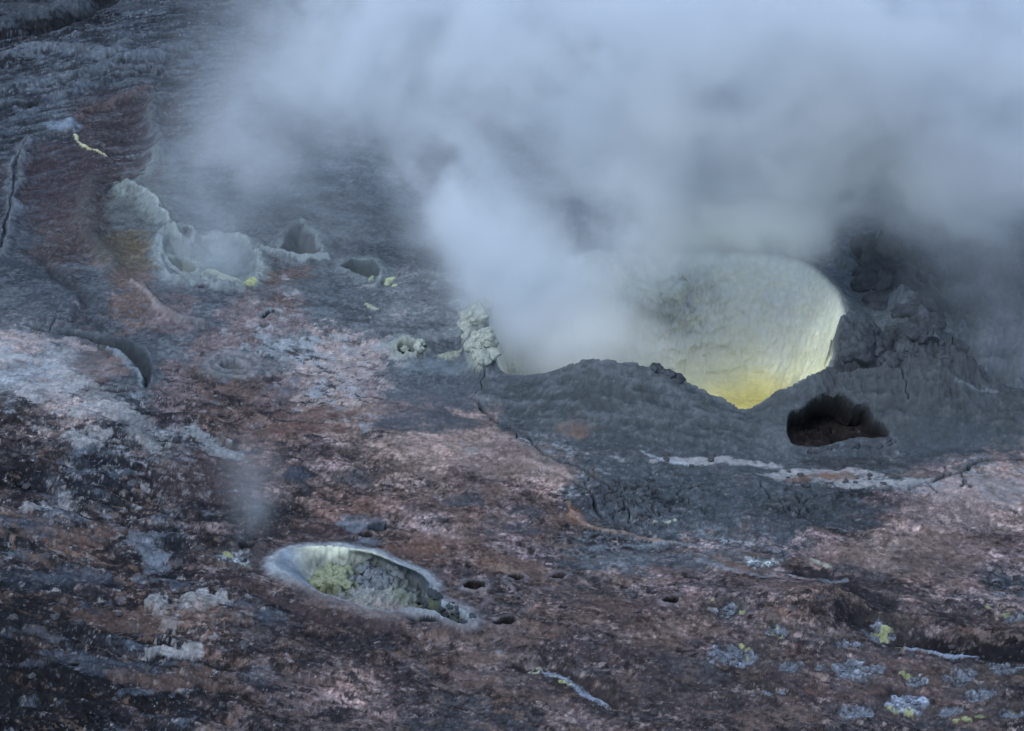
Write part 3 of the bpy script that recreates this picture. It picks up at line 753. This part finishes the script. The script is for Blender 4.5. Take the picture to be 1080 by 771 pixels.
crusted(955, 744, 19, 10, 'brightest blue grey crust lump with yellow lower edge beside a black hollow', yel=[(945, 751, 5), (960, 752, 5), (938, 748, 4)], plates=.8, seed=8, darkoff=(-10, -5), crustc=(.32, .36, .43))
crusted(905, 753, 17, 7, 'grey crust patch at the bottom left of the brightest lump', yel=[(890, 757, 3)], plates=.65, seed=9)
crusted(1000, 752, 14, 5, 'grey and yellow crust patch at the bottom right of the brightest lump', yel=[(1018, 760, 6), (1032, 758, 5), (1008, 762, 4)], plates=.6, seed=10, ang=20)
crusted(1032, 735, 18, 6, 'wide blue grey crust patch near the bottom right edge', plates=.6, seed=11)
crusted(1070, 754, 14, 6, 'blue grey crust patch cut by the right edge of the picture', plates=.7, seed=12, yel=[(1068, 750, 3)])
crusted(1060, 704, 18, 7, 'dark hollow with scattered grey crust under the gully on the right', plates=.45, seed=13)
crusted(1012, 712, 18, 9, 'loose grey crust scatter between the gully and the bottom right patches', plates=.35, seed=14, dark=(.07, .055, .055))
crusted(765, 645, 14, 5, 'thin grey crust streak with a tiny yellow spot above the oval hollow', yel=[(752, 638, 2.5), (782, 650, 3.5)], plates=.4, seed=15, ang=20)
crusted(818, 668, 16, 6, 'dark hollow with three tiny yellow spots up right of the oval hollow', yel=[(815, 668, 2), (824, 671, 2), (818, 664, 1.5)], plates=.2, seed=16)
crusted(893, 679, 14, 5, 'dark hollow with a pale grey right half above the broad upright patch', plates=.4, seed=17)
crusted(928, 661, 15, 8, 'bright lime yellow sulphur patch at the upper end of the gully', yel=[(925, 660, 6), (932, 664, 8), (937, 658, 5)], plates=.5, seed=18, name='sulphur_patch')
crusted(1068, 652, 14, 5, 'yellow and white sulphur streak by the right edge above the gully', yel=[(1062, 648, 6), (1076, 653, 7), (1042, 641, 3)], plates=.4, seed=19, name='sulphur_patch')
crusted(803, 593, 20, 6, 'pale vent crust with a lime yellow spot on the blue grey strip', yel=[(806, 595, 5), (800, 596, 3)], plates=.6, seed=20, dark=(.06, .065, .07), crustc=(.42, .47, .46), name='sulphur_patch')
crusted(807, 734, 24, 4, 'flat dark crusted hollow at the bottom between oval hollow and bottom edge', plates=.3, seed=21, crustc=(.17, .14, .13))
crusted(246, 590, 22, 7, 'pale crust with two lime yellow spots left of the almond shaped pit', yel=[(240, 586, 5), (258, 596, 5)], plates=.5, seed=22, dark=(.10, .10, .11), crustc=(.26, .29, .31), name='sulphur_patch')
stroke([(955, 681), (975, 683), (1000, 687), (1030, 693)], 3.4, (.27, .32, .40), .9, .3, 4)
stroke([(945, 675), (960, 679)], 2.5, (.50, .50, .30), .8, .1, 3)
stroke([(856, 590), (865, 594), (875, 599)], 2.2, (.42, .43, .36), .7, .1, 3)
stroke([(740, 592), (770, 602), (800, 610), (850, 612), (890, 610)], 5, (.25, .28, .31), .55, .1, 8)
stroke([(625, 575), (700, 570), (760, 580), (790, 592)], 3, (.22, .25, .28), .5, .05, 6)
for p in [(690, 549, 3), (703, 550, 4), (712, 549, 3)]: blob(*p[:2], p[2], 1.4, (.50, .52, .38), .7, .4, 0, 1.5)
for q, wd, c, m_, dz in [([(0, 112), (45, 106), (90, 93), (130, 84), (175, 74)], 6, (.022, .024, .027), .75, -.9),
                         ([(0, 96), (50, 88), (95, 78), (150, 64), (200, 52)], 8, (.13, .155, .18), .5, .7),
                         ([(0, 60), (40, 52), (85, 56), (120, 62), (135, 50)], 7, (.19, .215, .24), .45, .6),
                         ([(0, 36), (50, 30), (95, 12), (120, -6)], 9, (.016, .017, .020), .85, -1.0),  # shadow band below the ridge, painted dark
                         ([(0, 24), (45, 16), (85, 2)], 10, (.085, .10, .115), .6, .9),
                         ([(72, 138), (96, 118), (140, 104), (160, 98)], 6, (.15, .115, .11), .5, .5),
                         ([(30, 150), (22, 175), (16, 205), (10, 240), (4, 270)], 8, (.15, .165, .18), .4, .5),
                         ([(30, 262), (60, 290), (90, 320), (80, 338)], 7, (.045, .045, .05), .5, -.4),
                         ([(100, 192), (92, 220), (96, 250), (120, 285)], 14, (.095, .10, .10), .35, .7),
                         ([(150, 305), (160, 322), (185, 338), (215, 345)], 5, (.20, .18, .175), .5, .5),
                         ([(165, 165), (172, 150), (160, 132), (165, 110)], 8, (.12, .14, .15), .5, .8),
                         ([(345, 300), (300, 305), (270, 320)], 12, (.085, .10, .11), .5, .5)]:
    stroke(q, wd, c, m_, dz, 6, .8)
sy, = new_thing('sulphur_streak', 'thin bright yellow streak on the maroon slope at the upper left', 'sulphur streak', ['streak'])
stroke([(79, 145), (84, 154), (95, 158), (104, 161), (112, 166)], 1.7, (.55, .55, .33), .95, .15, 2, .5, sy)
blob(64, 136, 18, 7, (.22, .27, .33), .8, .4, -25, 1.5)
for q in [[(20, 56), (50, 55), (90, 62), (125, 62)], [(130, 70), (150, 67), (175, 62)], [(10, 130), (40, 110), (80, 92), (130, 84)], [(20, 165), (14, 200), (20, 225)]]:
    stroke(q, 5, (.17, .20, .24), .35, .15, 12, .9)

# the ash of the apron, mound and ridge is darker than the slope around it
ashm = ss(1.15, .75, np.hypot((U - 790) / 330, (V - 470) / 82) + .10 * f_d + .25 * W1) * (~INC)
COL = COL * (1 - .19 * ashm)[..., None] * np.where((COL.mean(-1) > .2), 1 / (1 - .20 * ashm), 1)[..., None]
COL = COL * (1 - .12 * near * (1 - ashm))[..., None]
# last: fine mottling over every surface, weaker on the sulphur
w = (slice(None), slice(None))
gy, gx = np.gradient(Z)
slope = np.maximum(np.abs(gx) / .077, np.abs(gy) / (.163 * np.gradient(VA)[:, None]))
calm = np.where(INC, .0, .25 + .25 * near) * ss(1.1, .35, slope) * (1 - .4 * left_low * 0) * (1 - .5 * np.isin(LAB, [lip_i, bowl_i, flo_i, crust_i]))
COL = COL * np.exp(calm * (.15 * f_a + .17 * f_c + .13 * f_b + .10 * un(FG)))[..., None]
grain = ss(1.9, 2.3, un(FG) + .5 * f_c) * calm
COL = lerp(COL, COL * .3 + .7 * np.array([.30, .29, .30]), (grain * .7)[..., None])
gdark = ss(1.7, 2.2, -un(FG) + .5 * f_a) * calm
COL = lerp(COL, np.array([.020, .019, .022]), (gdark * .6)[..., None])

# ------------------------------------------------------------------ write the meshes
ZW = Z
XW = X + DX; YW = Y + DY
# keep the look through the relief: raised points slide along with the real height only
VERT = np.stack([XW, YW, ZW], -1).reshape(-1, 3).astype(np.float32)
CON = np.clip(.38 + .5 * left_low + .30 * lowr + .35 * upleft, 0, 1)
CON = np.where(np.isin(LAB, [lip_i, bowl_i]), .3, CON)
COLF = np.concatenate([np.clip(COL, .004, .9), CON[..., None]], -1).reshape(-1, 4).astype(np.float32)
idx = np.arange(NU * NV).reshape(NV, NU)
# v grows towards the camera, so rows run far to near
quads = np.stack([idx[1:, :-1], idx[1:, 1:], idx[:-1, 1:], idx[:-1, :-1]], -1).reshape(-1, 4)
flab = LAB[:-1, :-1].reshape(-1)

def nt(name):
    m = bpy.data.materials.new(name); m.use_nodes = True
    m.node_tree.nodes.clear(); return m, m.node_tree
def soil_material(name, lo, hi, bump):
    m, t = nt(name); N, L = t.nodes, t.links
    o = N.new('ShaderNodeOutputMaterial'); b = N.new('ShaderNodeBsdfPrincipled'); L.new(b.outputs[0], o.inputs[0])
    a = N.new('ShaderNodeAttribute'); a.attribute_name = 'mineral'
    g = N.new('ShaderNodeNewGeometry')
    def noise(s, det=5, ro=.6):
        n = N.new('ShaderNodeTexNoise'); n.inputs['Scale'].default_value = s; n.inputs['Detail'].default_value = det; n.inputs['Roughness'].default_value = ro
        L.new(g.outputs['Position'], n.inputs['Vector']); return n
    n1 = noise(2.0, 7, .68); n2 = noise(9, 4, .7)
    r = N.new('ShaderNodeMapRange'); r.inputs[1].default_value = .3; r.inputs[2].default_value = .7; r.inputs[3].default_value = lo; r.inputs[4].default_value = hi
    L.new(n1.outputs[0], r.inputs[0])
    mx = N.new('ShaderNodeMix'); mx.data_type = 'RGBA'; mx.blend_type = 'MULTIPLY'; mx.inputs[0].default_value = 1
    L.new(a.outputs['Alpha'], mx.inputs[0]); L.new(a.outputs['Color'], mx.inputs[6]); L.new(r.outputs[0], mx.inputs[7])
    L.new(mx.outputs[2], b.inputs['Base Color'])
    b.inputs['Roughness'].default_value = .82
    b.inputs['Specular IOR Level'].default_value = .10
    ad = N.new('ShaderNodeMath'); ad.operation = 'MULTIPLY_ADD'; ad.inputs[1].default_value = .45
    L.new(n2.outputs[0], ad.inputs[0]); L.new(n1.outputs[0], ad.inputs[2])
    bu = N.new('ShaderNodeBump'); bs = N.new('ShaderNodeMath'); bs.operation = 'MULTIPLY_ADD'; bs.inputs[1].default_value = bump; bs.inputs[2].default_value = .12; L.new(a.outputs['Alpha'], bs.inputs[0]); L.new(bs.outputs[0], bu.inputs['Strength']); bu.inputs['Distance'].default_value = .25
    L.new(ad.outputs[0], bu.inputs['Height']); L.new(bu.outputs[0], b.inputs['Normal'])
    return m
SOIL = soil_material('mineral_soil', .45, 1.55, .75)
SULPHUR = soil_material('sulphur_coating', .62, 1.38, .7)
SMOOTH = {i for n_, l_, c_, g_, ids in THINGS if n_ in ('sulphur_crater', 'vent_basin', 'vent', 'pale_ridge') for p_, i in ids if p_ != 'outer_flank'}

def mesh_from(name, q, smooth=False):
    uniq, inv = np.unique(q, return_inverse=True)
    me = bpy.data.meshes.new(name)
    me.vertices.add(len(uniq)); me.vertices.foreach_set('co', VERT[uniq].ravel())
    me.loops.add(q.size); me.loops.foreach_set('vertex_index', inv.ravel().astype(np.int32))
    me.polygons.add(len(q)); me.polygons.foreach_set('loop_start', np.arange(0, q.size, 4, dtype=np.int32))
    me.polygons.foreach_set('loop_total', np.full(len(q), 4, np.int32))
    me.polygons.foreach_set('use_smooth', np.ones(len(q), bool))
    at = me.color_attributes.new('mineral', 'FLOAT_COLOR', 'POINT'); at.data.foreach_set('color', COLF[uniq].ravel())
    me.materials.append(SULPHUR if smooth else SOIL)
    me.update(calc_edges=True); me.validate()
    o = bpy.data.objects.new(name, me); C.objects.link(o); return o

OBJ = {}
def props(o, label=None, cat=None, group=None, kind=None):
    for k, v in (('label', label), ('category', cat), ('group', group), ('kind', kind)):
        if v: o[k] = v
    if label: OBJ[label] = o

g = mesh_from('ground', quads[flab == 0]); props(g, kind='structure')
for name, label, cat, group, ids in THINGS:
    present = [(p, i) for p, i in ids if (flab == i).any()]
    if not present: print('EMPTY', name, label); continue
    if len(present) == 1:
        o = mesh_from(name, quads[flab == present[0][1]]); props(o, label, cat, group)
        continue
    allq = quads[np.isin(flab, [i for _, i in present])]
    c = VERT[np.unique(allq)]; c = c.mean(0)
    e = bpy.data.objects.new(name, None); C.objects.link(e); e.location = [float(x) for x in c]
    props(e, label, cat, group)
    for p, i in present:
        o = mesh_from(p, quads[flab == i], i in SMOOTH); o.data.transform(__import__('mathutils').Matrix.Translation([-float(x) for x in c])); o.parent = e

# ------------------------------------------------------------------ loose stones
import bmesh
from mathutils import Vector, noise as mn
m, t = nt('dark_stone'); N, L = t.nodes, t.links
o_ = N.new('ShaderNodeOutputMaterial'); b_ = N.new('ShaderNodeBsdfPrincipled'); L.new(b_.outputs[0], o_.inputs[0])
n_ = N.new('ShaderNodeTexNoise'); n_.inputs['Scale'].default_value = 5
r_ = N.new('ShaderNodeValToRGB'); r_.color_ramp.elements[0].color = (.02, .02, .022, 1); r_.color_ramp.elements[1].color = (.09, .085, .09, 1)
L.new(n_.outputs[0], r_.inputs[0]); L.new(r_.outputs[0], b_.inputs['Base Color']); b_.inputs['Roughness'].default_value = .8
STONE = m
protos = []
for k in range(4):
    bm = bmesh.new(); bmesh.ops.create_icosphere(bm, subdivisions=3, radius=1)
    for v in bm.verts:
        v.co *= 1 + .45 * mn.noise(v.co * 1.3 + Vector((k * 9, 0, 0))) + .15 * mn.noise(v.co * 4)
        v.co.z *= .6
    me = bpy.data.meshes.new('stone'); bm.to_mesh(me); bm.free(); me.materials.append(STONE); protos.append(me)
def ground_at(u, v):
    i = min(max(np.searchsorted(UA, u), 0), NU - 1); j = min(max(np.searchsorted(VA, v), 0), NV - 1)
    return float(XW[j, i]), float(YW[j, i]), float(ZW[j, i])
def rock_mat(name, c0, c1, scale=2.5):
    m, t = nt(name); N, L = t.nodes, t.links
    o = N.new('ShaderNodeOutputMaterial'); b = N.new('ShaderNodeBsdfPrincipled'); L.new(b.outputs[0], o.inputs[0]); b.inputs['Roughness'].default_value = .9; b.inputs['Specular IOR Level'].default_value = .12
    g = N.new('ShaderNodeNewGeometry'); n = N.new('ShaderNodeTexNoise'); n.inputs['Scale'].default_value = scale; n.inputs['Detail'].default_value = 6; n.inputs['Roughness'].default_value = .7
    L.new(g.outputs['Position'], n.inputs['Vector'])
    r = N.new('ShaderNodeValToRGB'); r.color_ramp.elements[0].position = .36; r.color_ramp.elements[1].position = .64
    r.color_ramp.elements[0].color = (*c0, 1); r.color_ramp.elements[1].color = (*c1, 1)
    L.new(n.outputs[0], r.inputs[0]); L.new(r.outputs[0], b.inputs['Base Color'])
    bu = N.new('ShaderNodeBump'); bu.inputs['Strength'].default_value = .6; bu.inputs['Distance'].default_value = .12; L.new(n.outputs[0], bu.inputs['Height']); L.new(bu.outputs[0], b.inputs['Normal'])
    return m
def rock_protos(name, mat, n=5, rough=.5, fine=.16):
    out = []
    for k in range(n):
        bm = bmesh.new(); bmesh.ops.create_icosphere(bm, subdivisions=4, radius=1)
        for v in bm.verts:
            p = v.co.copy(); sft = Vector((k * 7.3, k * 3.1, 0))
            v.co = p * (1 + rough * mn.noise(p * 1.2 + sft) + .30 * rough * abs(mn.noise(p * 3.1 + sft)) + fine * mn.fractal(p * 5 + sft, .8, 2, 3))
        me = bpy.data.meshes.new(name); bm.to_mesh(me); bm.free()
        me.polygons.foreach_set('use_smooth', np.ones(len(me.polygons), bool)); me.materials.append(mat); out.append(me)
    return out
P_SUL = rock_protos('sulphur_block', rock_mat('sulphur_rock', (.16, .18, .115), (.34, .36, .23), 3))
P_PALE = rock_protos('pale_block', rock_mat('pale_rock', (.22, .25, .23), (.46, .48, .40), 3))
P_GREY = rock_protos('grey_block', rock_mat('grey_rock', (.09, .10, .108), (.22, .24, .25), 3))
P_SLATE = rock_protos('slate_block', rock_mat('slate_rock', (.035, .04, .046), (.075, .085, .094), 1.4))
P_CAVE = rock_protos('cave_rock', rock_mat('cave_rock', (.007, .006, .006), (.022, .019, .018), 2))  # rocks coloured near black to carry the cave's shade
P_BLUE = rock_protos('crust_plate', rock_mat('crust_rock', (.075, .082, .095), (.215, .24, .28), 5))
P_WALL = rock_protos('wall_block', rock_mat('wall_rock', (.30, .32, .30), (.58, .60, .56), 1.2))
def lumps(label, name, protos, n, where, r, sink=.3, flat=.8):
    par = OBJ.get(label)
    if par is None: par = [o for l, o in OBJ.items() if l.startswith(label)][0]
    for k in range(n):
        if callable(where): u, v = where()
        else:
            cu, cv, ru, rv = where; a = random.uniform(0, 6.283); q = math.sqrt(random.random()); u, v = cu + ru * q * math.cos(a), cv + rv * q * math.sin(a)
        x, y, z = ground_at(u, v); s = random.uniform(*r)
        o = bpy.data.objects.new(name, random.choice(protos)); C.objects.link(o); o.parent = par
        o.location = Vector((x, y, z - s * sink)) - Vector(par.location)
        o.rotation_euler = (random.uniform(-.5, .5), random.uniform(-.5, .5), random.uniform(0, 6.28)); o.scale = (s * random.uniform(.8, 1.35), s * random.uniform(.8, 1.2), s * flat * random.uniform(.75, 1.2))
def along(pts, ju, jv):
    def f():
        i = random.randrange(len(pts) - 1); t = random.random()
        return (pts[i][0] + t * (pts[i + 1][0] - pts[i][0]) + random.uniform(-ju, ju), pts[i][1] + t * (pts[i + 1][1] - pts[i][1]) + random.uniform(-jv, jv))
    return f
AL = 'almond shaped pit with green'
lumps(AL, 'sulphur_block', P_SUL, 30, (351, 600, 19, 10), (.28, .78), .2)
lumps(AL, 'grey_block', P_GREY, 26, (396, 602, 26, 8), (.15, .55), .35)
lumps(AL, 'dark_block', P_SLATE, 54, along([(418, 612), (440, 622), (455, 632), (472, 640), (494, 655)], 6, 2.5), (.10, .27), .3)
lumps('tall pale yellow', 'pale_block', P_PALE, 34, (506, 386, 13, 11), (.2, .68), .35, .9)
lumps('tall pale yellow', 'pale_block', P_PALE, 26, (503, 358, 12, 17), (.2, .6), .4, .9)
lumps('dark knobbly rock lip', 'slate_block', P_SLATE, 20, along([(676, 421), (698, 424), (717, 428)], 3, 2), (.22, .6), .35)
lumps('jagged pale edged crag', 'grey_block', P_SLATE, 22, along([(938, 426), (965, 423), (992, 426)], 6, 3), (.35, .95), .45, 1.0)
lumps('lumpy grey mound', 'slate_block', P_SLATE, 30, (914, 386, 22, 12), (.4, 1.1), .55)
lumps('dark broken cliff', 'slate_block', P_SLATE, 44, along([(925, 272), (938, 300), (962, 332), (985, 372)], 26, 14), (.6, 2.1), .5)
lumps('large steaming crater', 'wall_block', P_WALL, 34, along([(606, 284), (650, 283), (725, 283)], 4, 5), (.4, 1.2), .25, .9)
lumps('large steaming crater', 'wall_block', P_WALL, 12, (590, 402, 24, 7), (.25, .7), .4)
lumps('black cave mouth', 'cave_rock', P_CAVE, 26, (884, 463, 46, 5), (.2, .6), .5)
lumps('dark grey ash ridge', 'slate_block', P_SLATE, 26, along([(840, 474), (880, 474), (930, 471), (950, 468)], 8, 2), (.10, .3), .35)
lumps('little vent with', 'pale_block', P_PALE, 10, along([(420, 366), (430, 363), (441, 366), (444, 374)], 2, 1.5), (.15, .4), .4)
for lab, o in list(OBJ.items()):
    if o.name.startswith(('crust_patch', 'crust_hollow', 'sulphur_patch')) and lab in CRUSTS:
        cu, cv, cru, crv, npl = CRUSTS[lab]
        lumps(lab, 'crust_plate', P_BLUE, npl, (cu, cv, cru * .85, crv * .8), (.07, .24), .3, .45)
lumps('long crusted trench', 'crust_plate', P_BLUE, 24, along([(572, 708), (592, 711), (608, 720), (622, 731), (642, 741)], 3, 1.5), (.08, .22), .3, .45)
STONES = [((690, 478, 760, 500), 12, .16, 'small dark stone lying on the pale strip below the grey mound'),
          ((800, 492, 950, 522), 22, .17, 'small dark stone on the pale rusty gravel below the cave'),
          ((560, 520, 760, 570), 12, .12, 'small dark stone on the cracked grey apron'),
          ((600, 640, 1060, 765), 34, .13, 'small dark stone on the brown soil of the lower slope'),
          ((10, 480, 260, 765), 34, .22, 'dark stone on the broken layered ground at lower left')]
for (u0, v0, u1, v1), n, r, lab in STONES:
    for k in range(n):
        u, v = random.uniform(u0, u1), random.uniform(v0, v1)
        x, y, z = ground_at(u, v)
        o = bpy.data.objects.new('stone', random.choice(protos)); C.objects.link(o)
        s = r * random.uniform(.5, 1.5)
        o.location = (x, y, z + s * .2); o.rotation_euler = (random.uniform(-.3, .3), random.uniform(-.3, .3), random.uniform(0, 6.28)); o.scale = (s * random.uniform(.8, 1.5), s, s)
        props(o, lab, 'stone', lab.replace('small dark stone', 'small dark stones').replace('dark stone ', 'dark stones '))

# ------------------------------------------------------------------ steam
def steam(name, label, puffs, res, density, thr=.35, nscale=.11, seed=0., color=(.945, .973, 1.0), k=1.0, stretch=(1, 1, 1.2), width=.3, warp=15.):
    """puffs: (u, v, height above ground, radius, weight) — u, v where the puff's centre projects at that height"""
    P = []
    for (u, v, z, r, wgt) in puffs:
        x, y = ground(u, v, z); P.append((x, y, z, r, wgt))
    mg = warp * .33
    lo = [min(p[a] - p[3] * 1.05 for p in P) - mg for a in range(3)]; hi = [max(p[a] + p[3] * 1.05 for p in P) + mg for a in range(3)]
    me = bpy.data.meshes.new(name); ob = bpy.data.objects.new(name, me); C.objects.link(ob)
    t = bpy.data.node_groups.new(name, 'GeometryNodeTree')
    t.interface.new_socket('Geometry', in_out='OUTPUT', socket_type='NodeSocketGeometry')
    N, L = t.nodes, t.links
    out = N.new('NodeGroupOutput'); vc = N.new('GeometryNodeVolumeCube'); sm = N.new('GeometryNodeSetMaterial')
    pos = N.new('GeometryNodeInputPosition')
    def math_(op, a, b=None, c=None, clamp=False):
        n = N.new('ShaderNodeMath'); n.operation = op; n.use_clamp = clamp
        for i, q in enumerate((a, b, c)):
            if q is None: continue
            if isinstance(q, (int, float)): n.inputs[i].default_value = q
            else: L.new(q, n.inputs[i])
        return n.outputs[0]
    # domain warp
    def noise(sc_, det, off, vec, rough=.55):
        mp = N.new('ShaderNodeVectorMath'); mp.operation = 'MULTIPLY_ADD'
        L.new(vec, mp.inputs[0]); mp.inputs[1].default_value = tuple(sc_ * s for s in stretch); mp.inputs[2].default_value = (off, off * .7, -off)
        n = N.new('ShaderNodeTexNoise'); n.inputs['Scale'].default_value = 1; n.inputs['Detail'].default_value = det; n.inputs['Roughness'].default_value = rough; n.inputs['Lacunarity'].default_value = 2.1
        L.new(mp.outputs[0], n.inputs['Vector']); return n
    wn = noise(nscale * .6, 3, seed, pos.outputs[0])
    wm = N.new('ShaderNodeVectorMath'); wm.operation = 'MULTIPLY_ADD'; L.new(wn.outputs['Color'], wm.inputs[0]); wm.inputs[1].default_value = (warp, warp, warp)
    wsub = N.new('ShaderNodeVectorMath'); wsub.operation = 'SUBTRACT'; L.new(pos.outputs[0], wsub.inputs[0]); wsub.inputs[1].default_value = (warp / 2, warp / 2, warp / 2)
    L.new(wsub.outputs[0], wm.inputs[2]); wp = wm.outputs[0]
    dn = noise(nscale, 7, seed + 3.3, wp, .66).outputs[0]
    acc = None
    for (x, y, z, r, wgt) in P:
        dd = N.new('ShaderNodeVectorMath'); dd.operation = 'DISTANCE'; L.new(wp, dd.inputs[0]); dd.inputs[1].default_value = (x, y, z)
        q = math_('MULTIPLY_ADD', dd.outputs['Value'], -1.0 / r, 1.0, True)
        q = math_('MULTIPLY', q, q)
        acc = math_('MULTIPLY', q, wgt * 1.0) if acc is None else math_('MULTIPLY_ADD', q, wgt * 1.0, acc)
    # density = clamp(acc * gain) * smooth threshold of noise
    th = N.new('ShaderNodeMapRange'); th.interpolation_type = 'SMOOTHSTEP'
    th.inputs[1].default_value = thr; th.inputs[2].default_value = thr + width; L.new(dn, th.inputs[0])
    den = math_('MULTIPLY', acc, math_('MULTIPLY_ADD', th.outputs[0], .92, .08))
    den = math_('MULTIPLY', den, density)
    L.new(den, vc.inputs['Density']); vc.inputs['Min'].default_value = lo; vc.inputs['Max'].default_value = hi
    for a, s in enumerate('XYZ'): vc.inputs['Resolution ' + s].default_value = max(8, int((hi[a] - lo[a]) / res))
    mat, mt = nt(name); o = mt.nodes.new('ShaderNodeOutputMaterial'); pv = mt.nodes.new('ShaderNodeVolumePrincipled')
    pv.inputs['Color'].default_value = (*color, 1); pv.inputs['Density'].default_value = 1.0; pv.inputs['Anisotropy'].default_value = .15
    mt.links.new(pv.outputs[0], o.inputs['Volume'])
    sm.inputs['Material'].default_value = mat
    L.new(vc.outputs[0], sm.inputs[0]); L.new(sm.outputs[0], out.inputs[0])
    md = ob.modifiers.new('steam', 'NODES'); md.node_group = t
    me.materials.append(mat)
    props(ob, label, 'steam', None, 'stuff')
    print(name, [int((hi[a] - lo[a]) / res) for a in range(3)])
    return ob

steam('steam_cloud', 'thick blue white steam billowing up from the large crater', [
    # inside the crater and the left branch
    (560, 330, 0, 8, 1.4), (600, 300, 1, 8, 1.3), (690, 330, -3, 5, .4), (760, 395, -7, 5, .5), (650, 285, 4, 6, .4), (540, 300, 4, 8, 1.1), (500, 270, 6, 8, 1.3), (480, 220, 9, 9, 1.1), (470, 165, 12, 9, 1.7), (510, 330, 1, 6, 1.2),
    (440, 100, 15, 11, 1.4), (405, 40, 19, 12, 1.4), (365, 15, 22, 12, .8), (310, -10, 24, 11, .4), (470, 20, 22, 15, 1.2),
    # main bank
    (590, 200, 8, 8, .55), (640, 215, 8, 9, 1.1), (690, 240, 6, 9, 1.2), (730, 190, 10, 11, 1.3), (680, 110, 16, 13, 1.2), (600, 70, 20, 13, 1.0), (760, 60, 22, 14, 1.2), (820, 130, 16, 14, 1.4),
    (880, 70, 22, 16, 1.5), (960, 110, 18, 15, 1.5), (1040, 60, 20, 16, 1.4), (1050, 160, 14, 13, 1.2), (800, 215, 9, 9, .9), (990, 180, 10, 9, .4), (1130, 120, 16, 16, 1.2), (700, 10, 26, 15, 1.1),
    (930, 0, 28, 16, 1.3), (560, 0, 26, 14, 1.0), (1060, -20, 28, 16, 1.2)],
    .45, .46, .39, .10, 1.0, width=.20)
steam('crater_steam', 'milky steam filling the left half of the large crater', [
    (545, 358, 0, 5, 1.4), (585, 366, 0, 5, 1.5), (620, 362, 0, 5.5, 1.5), (655, 364, -1, 5, 1.2), (690, 378, -3, 4, 1.0), (600, 378, -3, 4, .8), (560, 320, 1, 6, 1.0), (600, 335, -1, 6, 1.0),
    (640, 340, -3, 5, .8), (730, 396, -7, 4, .6), (690, 345, -4, 5, .4), (770, 405, -7, 4, .4), (640, 300, 2, 5, .4), (780, 340, -4, 6, .25)], .3, .40, .22, .20, 31.0, color=(.99, .995, 1.0), width=.3, warp=4.)
steam('thin_steam', 'thin veil of steam drifting over the dark cliff at the right', [
    (1030, 300, 4, 11, .8), (1070, 360, 2, 9, .8), (1100, 260, 6, 12, .9), (900, 400, 1, 6, .4), (780, 330, -1, 8, .35), (860, 260, 4, 8, .4)], .6, .10, .34, .12, 7.0)
steam('vent_steam', 'thin steam rising from the pale basin at the upper left', [
    (235, 268, 1, 5, .9), (225, 240, 3, 6, .8), (235, 200, 5, 8, .7), (205, 190, 4, 8, .7), (240, 110, 9, 10, .5), (250, 150, 8, 10, .7), (280, 90, 10, 12, .6), (300, 170, 7, 10, .5), (330, 110, 10, 11, .7), (170, 290, 2, 5, .3), (350, 230, 4, 8, .4)],
    .5, .125, .32, .14, 12.0, warp=7.)
steam('steam_wisp', 'faint wisp of steam over brown soil left above the almond shaped pit', [
    (266, 550, 1, 3.2, 1.0), (266, 525, 2, 3.6, .9), (258, 490, 4, 4.2, .6)], .25, .15, .26, .25, 21.0, warp=3.)

# ------------------------------------------------------------------ light
world = bpy.data.worlds.new('World'); sc.world = world; world.use_nodes = True
wt = world.node_tree; bg = wt.nodes['Background']
sky = wt.nodes.new('ShaderNodeTexSky'); sky.sky_type = 'NISHITA'; sky.sun_disc = False
EL, AZ = R(58), R(-140)                       # veiled sun high behind the camera, from the left
sky.sun_elevation = EL; sky.sun_rotation = AZ
wt.links.new(sky.outputs[0], bg.inputs[0]); bg.inputs[1].default_value = .15
sun = bpy.data.lights.new('sun', 'SUN'); sun.energy = .95; sun.angle = R(12); sun.color = (.80, .91, 1.0)
so = bpy.data.objects.new('sun', sun); C.objects.link(so)
dirv = Vector((math.sin(AZ) * math.cos(EL), math.cos(AZ) * math.cos(EL), math.sin(EL)))
so.rotation_euler = dirv.to_track_quat('Z', 'Y').to_euler(); so.location = (0, 200, 150)

sc.view_settings.view_transform = 'Standard'; sc.view_settings.look = 'None'; sc.view_settings.gamma = 1
sc.view_settings.exposure = .57
sc.render.engine = 'CYCLES'
cy = sc.cycles
cy.use_denoising = True
cy.volume_bounces = 7; cy.max_bounces = 9; cy.diffuse_bounces = 3
cy.volume_step_rate = 2.0; cy.volume_max_steps = 512
